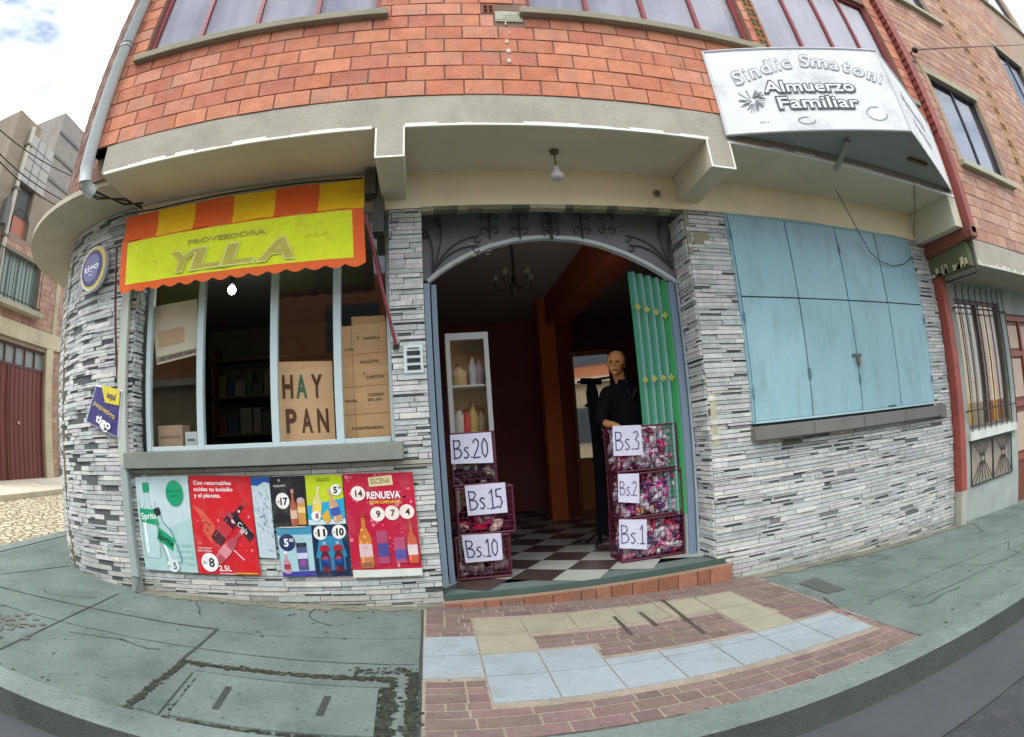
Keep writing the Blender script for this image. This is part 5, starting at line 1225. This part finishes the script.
GP = [(.24, 1.216, .05, .22, '#d6ccc0', 'pale bottle on the lower shelf of the glazed cabinet'), (.30, 1.216, .045, .2, '#e04848', 'bright red tub on the lower cabinet shelf'), (.36, 1.216, .045, .25, '#e8c070', 'amber bottle on the lower cabinet shelf'), (.43, 1.216, .04, .2, '#b8a890', 'tan jar at the right of the lower cabinet shelf'),
      (.38, 1.616, .035, .28, '#e8e2e6', 'tall white bottle on the upper cabinet shelf'), (.44, 1.616, .035, .26, '#cdb4c0', 'pinkish bottle on the upper cabinet shelf'), (.26, 1.616, .07, .2, '#d8b078', 'orange brown box on the upper cabinet shelf'), (.30, .836, .1, .22, '#c8813a', 'wide orange packet on the bottom cabinet shelf')]
for (x, z, r, hh, col, lb) in GP:
    o = thing('bottle' if 'bottle' in lb else 'container', lb, 'container', 'goods in the glazed cabinet')
    m = MB(); m.lathe((x, 1.08, z), [(r*.9, 0), (r, .01), (r, hh*.65), (r*.4, hh*.82), (r*.35, hh*.9)], c(col), 12); m.build('body', PRINT, o, smooth=True)
    m = MB(); m.lathe((x, 1.08, z+hh*.9), [(r*.42, 0), (r*.42, hh*.12)], c('#8a4038'), 10); m.build('cap', PRINT, o)

# folded green metal door leaf
FD = thing('folding_door', 'green and teal pleated metal door folded back at the right of the entrance', 'door')
m = MB(); n = 96; x0, x1, zt, zb_ = 1.665, 1.965, 2.45, .42
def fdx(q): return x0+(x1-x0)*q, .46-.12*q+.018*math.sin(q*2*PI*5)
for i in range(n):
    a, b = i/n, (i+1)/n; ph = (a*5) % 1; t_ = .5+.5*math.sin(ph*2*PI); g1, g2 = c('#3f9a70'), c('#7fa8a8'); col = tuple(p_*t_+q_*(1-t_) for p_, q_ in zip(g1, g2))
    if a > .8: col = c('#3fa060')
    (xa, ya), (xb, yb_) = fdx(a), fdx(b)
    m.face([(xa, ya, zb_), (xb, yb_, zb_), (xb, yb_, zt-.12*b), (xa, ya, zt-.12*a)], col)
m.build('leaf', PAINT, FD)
m = MB()
for z in (2.12, 1.52):
    for k in range(4):
        q = .12+k*.22; x, y = fdx(q)
        for a in range(4): m.ell((x+.014*math.cos(a*1.57), y-.034, z-.03*k*(z > 2)+.016*math.sin(a*1.57)), (.009, .003, .012), c('#c8b83a'), nu=8, nv=5)
m.build('flower_ornament', PAINT, FD)
m = MB(); m.box(1.94, .33, FZ, 1.985, .36, zb_, c('#a3b0ac')); m.build('kick_plate', PAINT, FD)

# mannequin
MN = thing('mannequin', 'bald flesh coloured shop mannequin in a black jacket behind the right bins', 'mannequin')
sk = c('#c08a62'); yb = 1.0; hx, hz = 1.665, 1.735
m = MB()
sg = lambda P, r, n=10, col=sk: m.tube(P, r, col, n)
# head turned towards the street and a little to the left
m.ell((hx+.008, yb+.005, hz+.035), (.084, .102, .092), sk, nu=20, nv=14)
m.ell((hx-.022, yb-.042, hz-.035), (.058, .056, .068), sk, nu=16, nv=10)
m.ell((hx-.036, yb-.072, hz-.085), (.027, .024, .022), sk)
m.tube([(hx-.045, yb-.088, hz+.025), (hx-.06, yb-.118, hz-.02)], [.010, .017], sk, 8)
m.tube([(hx-.085, yb-.068, hz+.036), (hx-.045, yb-.094, hz+.034), (hx+.01, yb-.09, hz+.036)], .010, sk, 8)
m.ell((hx-.05, yb-.096, hz-.058), (.025, .014, .012), sk)
m.ell((hx+.088, yb+.01, hz+.0), (.012, .024, .034), sk); m.ell((hx-.078, yb+.0, hz+.0), (.01, .02, .03), sk)
m.tube([(hx+.01, yb+.01, hz-.05), (hx+.04, yb+.02, hz-.17), (1.74, yb+.03, 1.50)], [.055, .055, .07], sk, 12)
m.tube([(1.76, yb+.03, 1.50), (1.77, yb+.02, 1.32), (1.77, yb+.02, 1.12), (1.77, yb+.03, .96)], [.10, .15, .125, .15], sk, 14)
m.tube([(1.60, yb+.03, 1.46), (1.93, yb+.04, 1.46)], .05, sk, 10)
for s in (-1, 1): m.tube([(1.77+s*.08, yb+.03, .95), (1.77+s*.09, yb+.01, .55), (1.77+s*.09, yb+.03, .18), (1.77+s*.09, yb+.0, FZ+.04), (1.77+s*.1, yb-.14, FZ+.03)], [.09, .062, .04, .035, .03], sk, 10)
m.tube([(1.59, yb+.03, 1.45), (1.48, yb+.0, 1.24), (1.50, yb-.14, 1.2), (1.53, yb-.2, 1.195)], [.04, .042, .034, .026], sk, 10)
m.tube([(1.96, yb+.04, 1.42), (2.02, yb+.04, 1.2), (2.02, yb-.02, .98), (2.01, yb-.05, .9)], [.05, .042, .033, .025], sk, 10)
def hand(px, py, pz, dx, dy, dz, side):
    d = Vector((dx, dy, dz)).normalized(); a = d.cross(Vector((0, 0, 1)) if abs(d.z) < .8 else Vector((0, 1, 0))).normalized(); o = Vector((px, py, pz)); cu = d.cross(a)*.4
    m.tube([o, o+d*.045, o+d*.085], [.024, .034, .03], sk, 10)
    for k, ln in enumerate((.062, .075, .07, .055)):
        b = o+d*.08+a*(-.028+.0187*k); m.tube([b, b+d*ln*.5, b+(d+cu).normalized()*ln], [.0095, .009, .0075], sk, 6)
    b = o+d*.03+a*.03*side; m.tube([b, b+a*.028*side+d*.02, b+a*.034*side+d*.05], [.012, .010, .008], sk, 6)
hand(1.53, yb-.2, 1.195, .35, -.75, -.55, 1); hand(2.01, yb-.05, .9, 0, -.1, -1, -1)
m.build('body', SKIN, MN, smooth=True, remesh=.007)
m = MB(); bk = c('#101216')
m.tube([(1.745, yb+.03, 1.60), (1.75, yb+.03, 1.53), (1.76, yb+.03, 1.46), (1.765, yb+.02, 1.25), (1.77, yb+.02, 1.05), (1.77, yb+.02, .86)], [.075, .11, .17, .185, .17, .19], bk, 18)
for xs in (1.585, 1.945): m.ell((xs, yb+.035, 1.465), (.085, .085, .085), bk)
m.tube([(1.60, yb+.03, 1.49), (1.93, yb+.04, 1.485)], .075, bk, 12)
m.tube([(1.575, yb+.03, 1.465), (1.475, yb+.01, 1.24), (1.49, yb-.1, 1.205)], [.08, .065, .05], bk, 12)
m.tube([(1.955, yb+.04, 1.465), (2.03, yb+.04, 1.2), (2.02, yb-.0, .99)], [.08, .065, .05], bk, 12)
m.tube([(1.66, yb-.03, 1.58), (1.72, yb-.07, 1.55), (1.80, yb-.03, 1.58)], .028, bk, 8)
m.build('jacket', JACKET, MN, smooth=True, remesh=.010)
m = MB(); m.tube([(1.69, yb-.135, 1.50), (1.73, yb-.175, 1.41), (1.79, yb-.15, 1.50)], .014, c('#3d3f44'), 8); m.build('shirt_collar', CLOTH, MN, smooth=True)
m = MB()
for s in (-1, 1): m.ell((hx-.045+s*.033, yb-.088-.004*s, hz+.014), (.015, .010, .007), c('#2a1c16'), nu=10, nv=6)
m.build('eye', PAINT, MN, smooth=True)
m = MB(); m.tube([(hx-.07, yb-.1, hz-.058), (hx-.05, yb-.111, hz-.058), (hx-.028, yb-.104, hz-.058)], .005, c('#7a3a30'), 6); m.build('lips', PAINT, MN, smooth=True)
# dark garments on a stand left of the mannequin
GS = thing('garment_stand', 'dark garments hanging from a black stand left of the bald mannequin', 'garment stand')
m = MB(); m.tube([(1.49, 1.3, FZ), (1.49, 1.3, 1.66)], .014, c('#1a1a1c'), 8); m.tube([(1.36, 1.25, 1.62), (1.72, 1.32, 1.66)], .012, c('#1a1a1c'), 8)
for a in range(3): m.tube([(1.49, 1.3, FZ+.12), (1.49+.2*math.cos(a*2.1), 1.3+.2*math.sin(a*2.1), FZ)], .01, c('#1a1a1c'), 6)
m.build('stand', PAINT, GS)
m = MB()
m.tube([(1.5, 1.29, 1.64), (1.5, 1.28, 1.52), (1.51, 1.28, 1.1), (1.53, 1.27, .7), (1.54, 1.27, .2)], [.03, .06, .05, .07, .09], c('#15161a'), 12); m.tube([(1.40, 1.26, 1.63), (1.6, 1.3, 1.62)], .03, c('#15161a'), 8); m.build('garment', CLOTH, GS, smooth=True)
# mirror-door wardrobe deeper inside
WR = thing('mirror_wardrobe', 'brown wooden wardrobe with a mirror door deep inside the entrance', 'wardrobe')
m = MB(); m.box(1.80, 3.02, FZ, 2.32, 3.3, 2.2, c('#6a4022')); m.build('body', WOOD, WR, bevel=.006)
m = MB(); m.box(1.84, 3.0, .86, 2.28, 3.015, 2.14); m.build('mirror', MIRROR, WR)
m = MB(); m.box(1.84, 2.995, .2, 2.28, 3.018, .8, c('#9a5a30')); m.build('lower_door', WOOD, WR, bevel=.004)
m = MB(); m.box(1.80, 2.99, .81, 2.32, 3.02, .85, c('#8d5026')); m.box(1.80, 2.99, 2.15, 2.32, 3.02, 2.2, c('#8d5026')); m.build('rail', WOOD, WR)
# chandelier
CH = thing('chandelier', 'small dark curved arm chandelier hanging inside the entrance', 'lamp')
cx, cy, cz2 = .80, 1.05, 2.52; dk_ = c('#3a342c')
m = MB(); m.tube([(cx, cy, 2.98), (cx, cy, cz2-.05)], .012, dk_, 8); m.lathe((cx, cy, cz2-.06), [(.01, -.05), (.035, -.02), (.045, .02), (.02, .06), (.03, .1), (.01, .14)], dk_); m.build('stem', PAINT, CH, smooth=True)
for k in range(5):
    a = k*2*PI/5+.3; P = [(cx+r*math.cos(a), cy+r*math.sin(a), cz2+z) for r, z in ((.03, 0), (.08, -.05), (.14, -.05), (.18, .0), (.17, .05))]
    m = MB(); m.tube(P, .008, dk_, 6); ar = m.build('arm', PAINT, CH, smooth=True)
    m = MB(); m.lathe((P[-1][0], P[-1][1], P[-1][2]), [(.01, 0), (.03, .02), (.036, .06), (.03, .065)], c('#8f8a7c'), 10); m.build('lamp_shade', PAINT, ar, smooth=True)

# put every empty at the base of its thing
bpy.context.view_layer.update()
for o in list(COL.objects):
    if o.parent is None and o.type == 'EMPTY':
        ms = [q for q in o.children_recursive if q.type == 'MESH']
        pts = [q.matrix_world @ Vector(b) for q in ms for b in q.bound_box]
        b = Vector(((min(p.x for p in pts)+max(p.x for p in pts))/2, (min(p.y for p in pts)+max(p.y for p in pts))/2, min(p.z for p in pts)))
        o.location = b
        for q in o.children: q.location = q.location-b
WR.rotation_euler.z = math.radians(-16)
# ------------------------------------------------------------------ light
w = bpy.data.worlds.new('World'); scene.world = w; w.use_nodes = True; t = w.node_tree; N = t.nodes; L = t.links
bg = N['Background']; sky = N.new('ShaderNodeTexSky'); sky.sky_type = 'NISHITA'; sky.sun_disc = False
SEL, SAZ = math.radians(58), math.radians(215)   # azimuth clockwise from +y
sky.sun_elevation = SEL; sky.sun_rotation = SAZ; sky.air_density = 1.0; sky.dust_density = .6; sky.altitude = 500
tc = N.new('ShaderNodeTexCoord'); nz = N.new('ShaderNodeTexNoise'); nz.inputs['Scale'].default_value = 3.4; nz.inputs['Detail'].default_value = 8; nz.inputs['Roughness'].default_value = .55; nz.inputs['Distortion'].default_value = .4
mpg = N.new('ShaderNodeMapping'); mpg.inputs['Scale'].default_value = (1, 1, 1.6); mpg.inputs['Location'].default_value = (.9, .3, .55)
L.new(tc.outputs['Generated'], mpg.inputs[0]); L.new(mpg.outputs[0], nz.inputs['Vector'])
mr = N.new('ShaderNodeMapRange'); mr.inputs[1].default_value = .33; mr.inputs[2].default_value = .55; mr.inputs[3].default_value = .0; L.new(nz.outputs['Fac'], mr.inputs[0])
mx = N.new('ShaderNodeMix'); mx.data_type = 'RGBA'; L.new(mr.outputs[0], mx.inputs[0]); L.new(sky.outputs[0], mx.inputs[6]); mx.inputs[7].default_value = (13, 13.2, 13.5, 1)
L.new(mx.outputs[2], bg.inputs['Color']); bg.inputs['Strength'].default_value = .1
sl = bpy.data.lights.new('sun', 'SUN'); sl.energy = 1.0; sl.angle = math.radians(20); sl.color = (1, .96, .9)
so = bpy.data.objects.new('sun', sl); COL.objects.link(so)
d = Vector((math.sin(SAZ)*math.cos(SEL), math.cos(SAZ)*math.cos(SEL), math.sin(SEL)))
so.rotation_euler = d.to_track_quat('Z', 'Y').to_euler(); so.location = (0, -5, 20)
vs = scene.view_settings; vs.view_transform = 'Standard'; vs.look = 'None'; vs.gamma = 1; vs.use_curve_mapping = False; vs.exposure = EXPO
scene.cycles.max_bounces = 8; scene.cycles.diffuse_bounces = 4; scene.cycles.transparent_max_bounces = 16; scene.cycles.use_denoising = True
scene.cycles.sample_clamp_indirect = 6
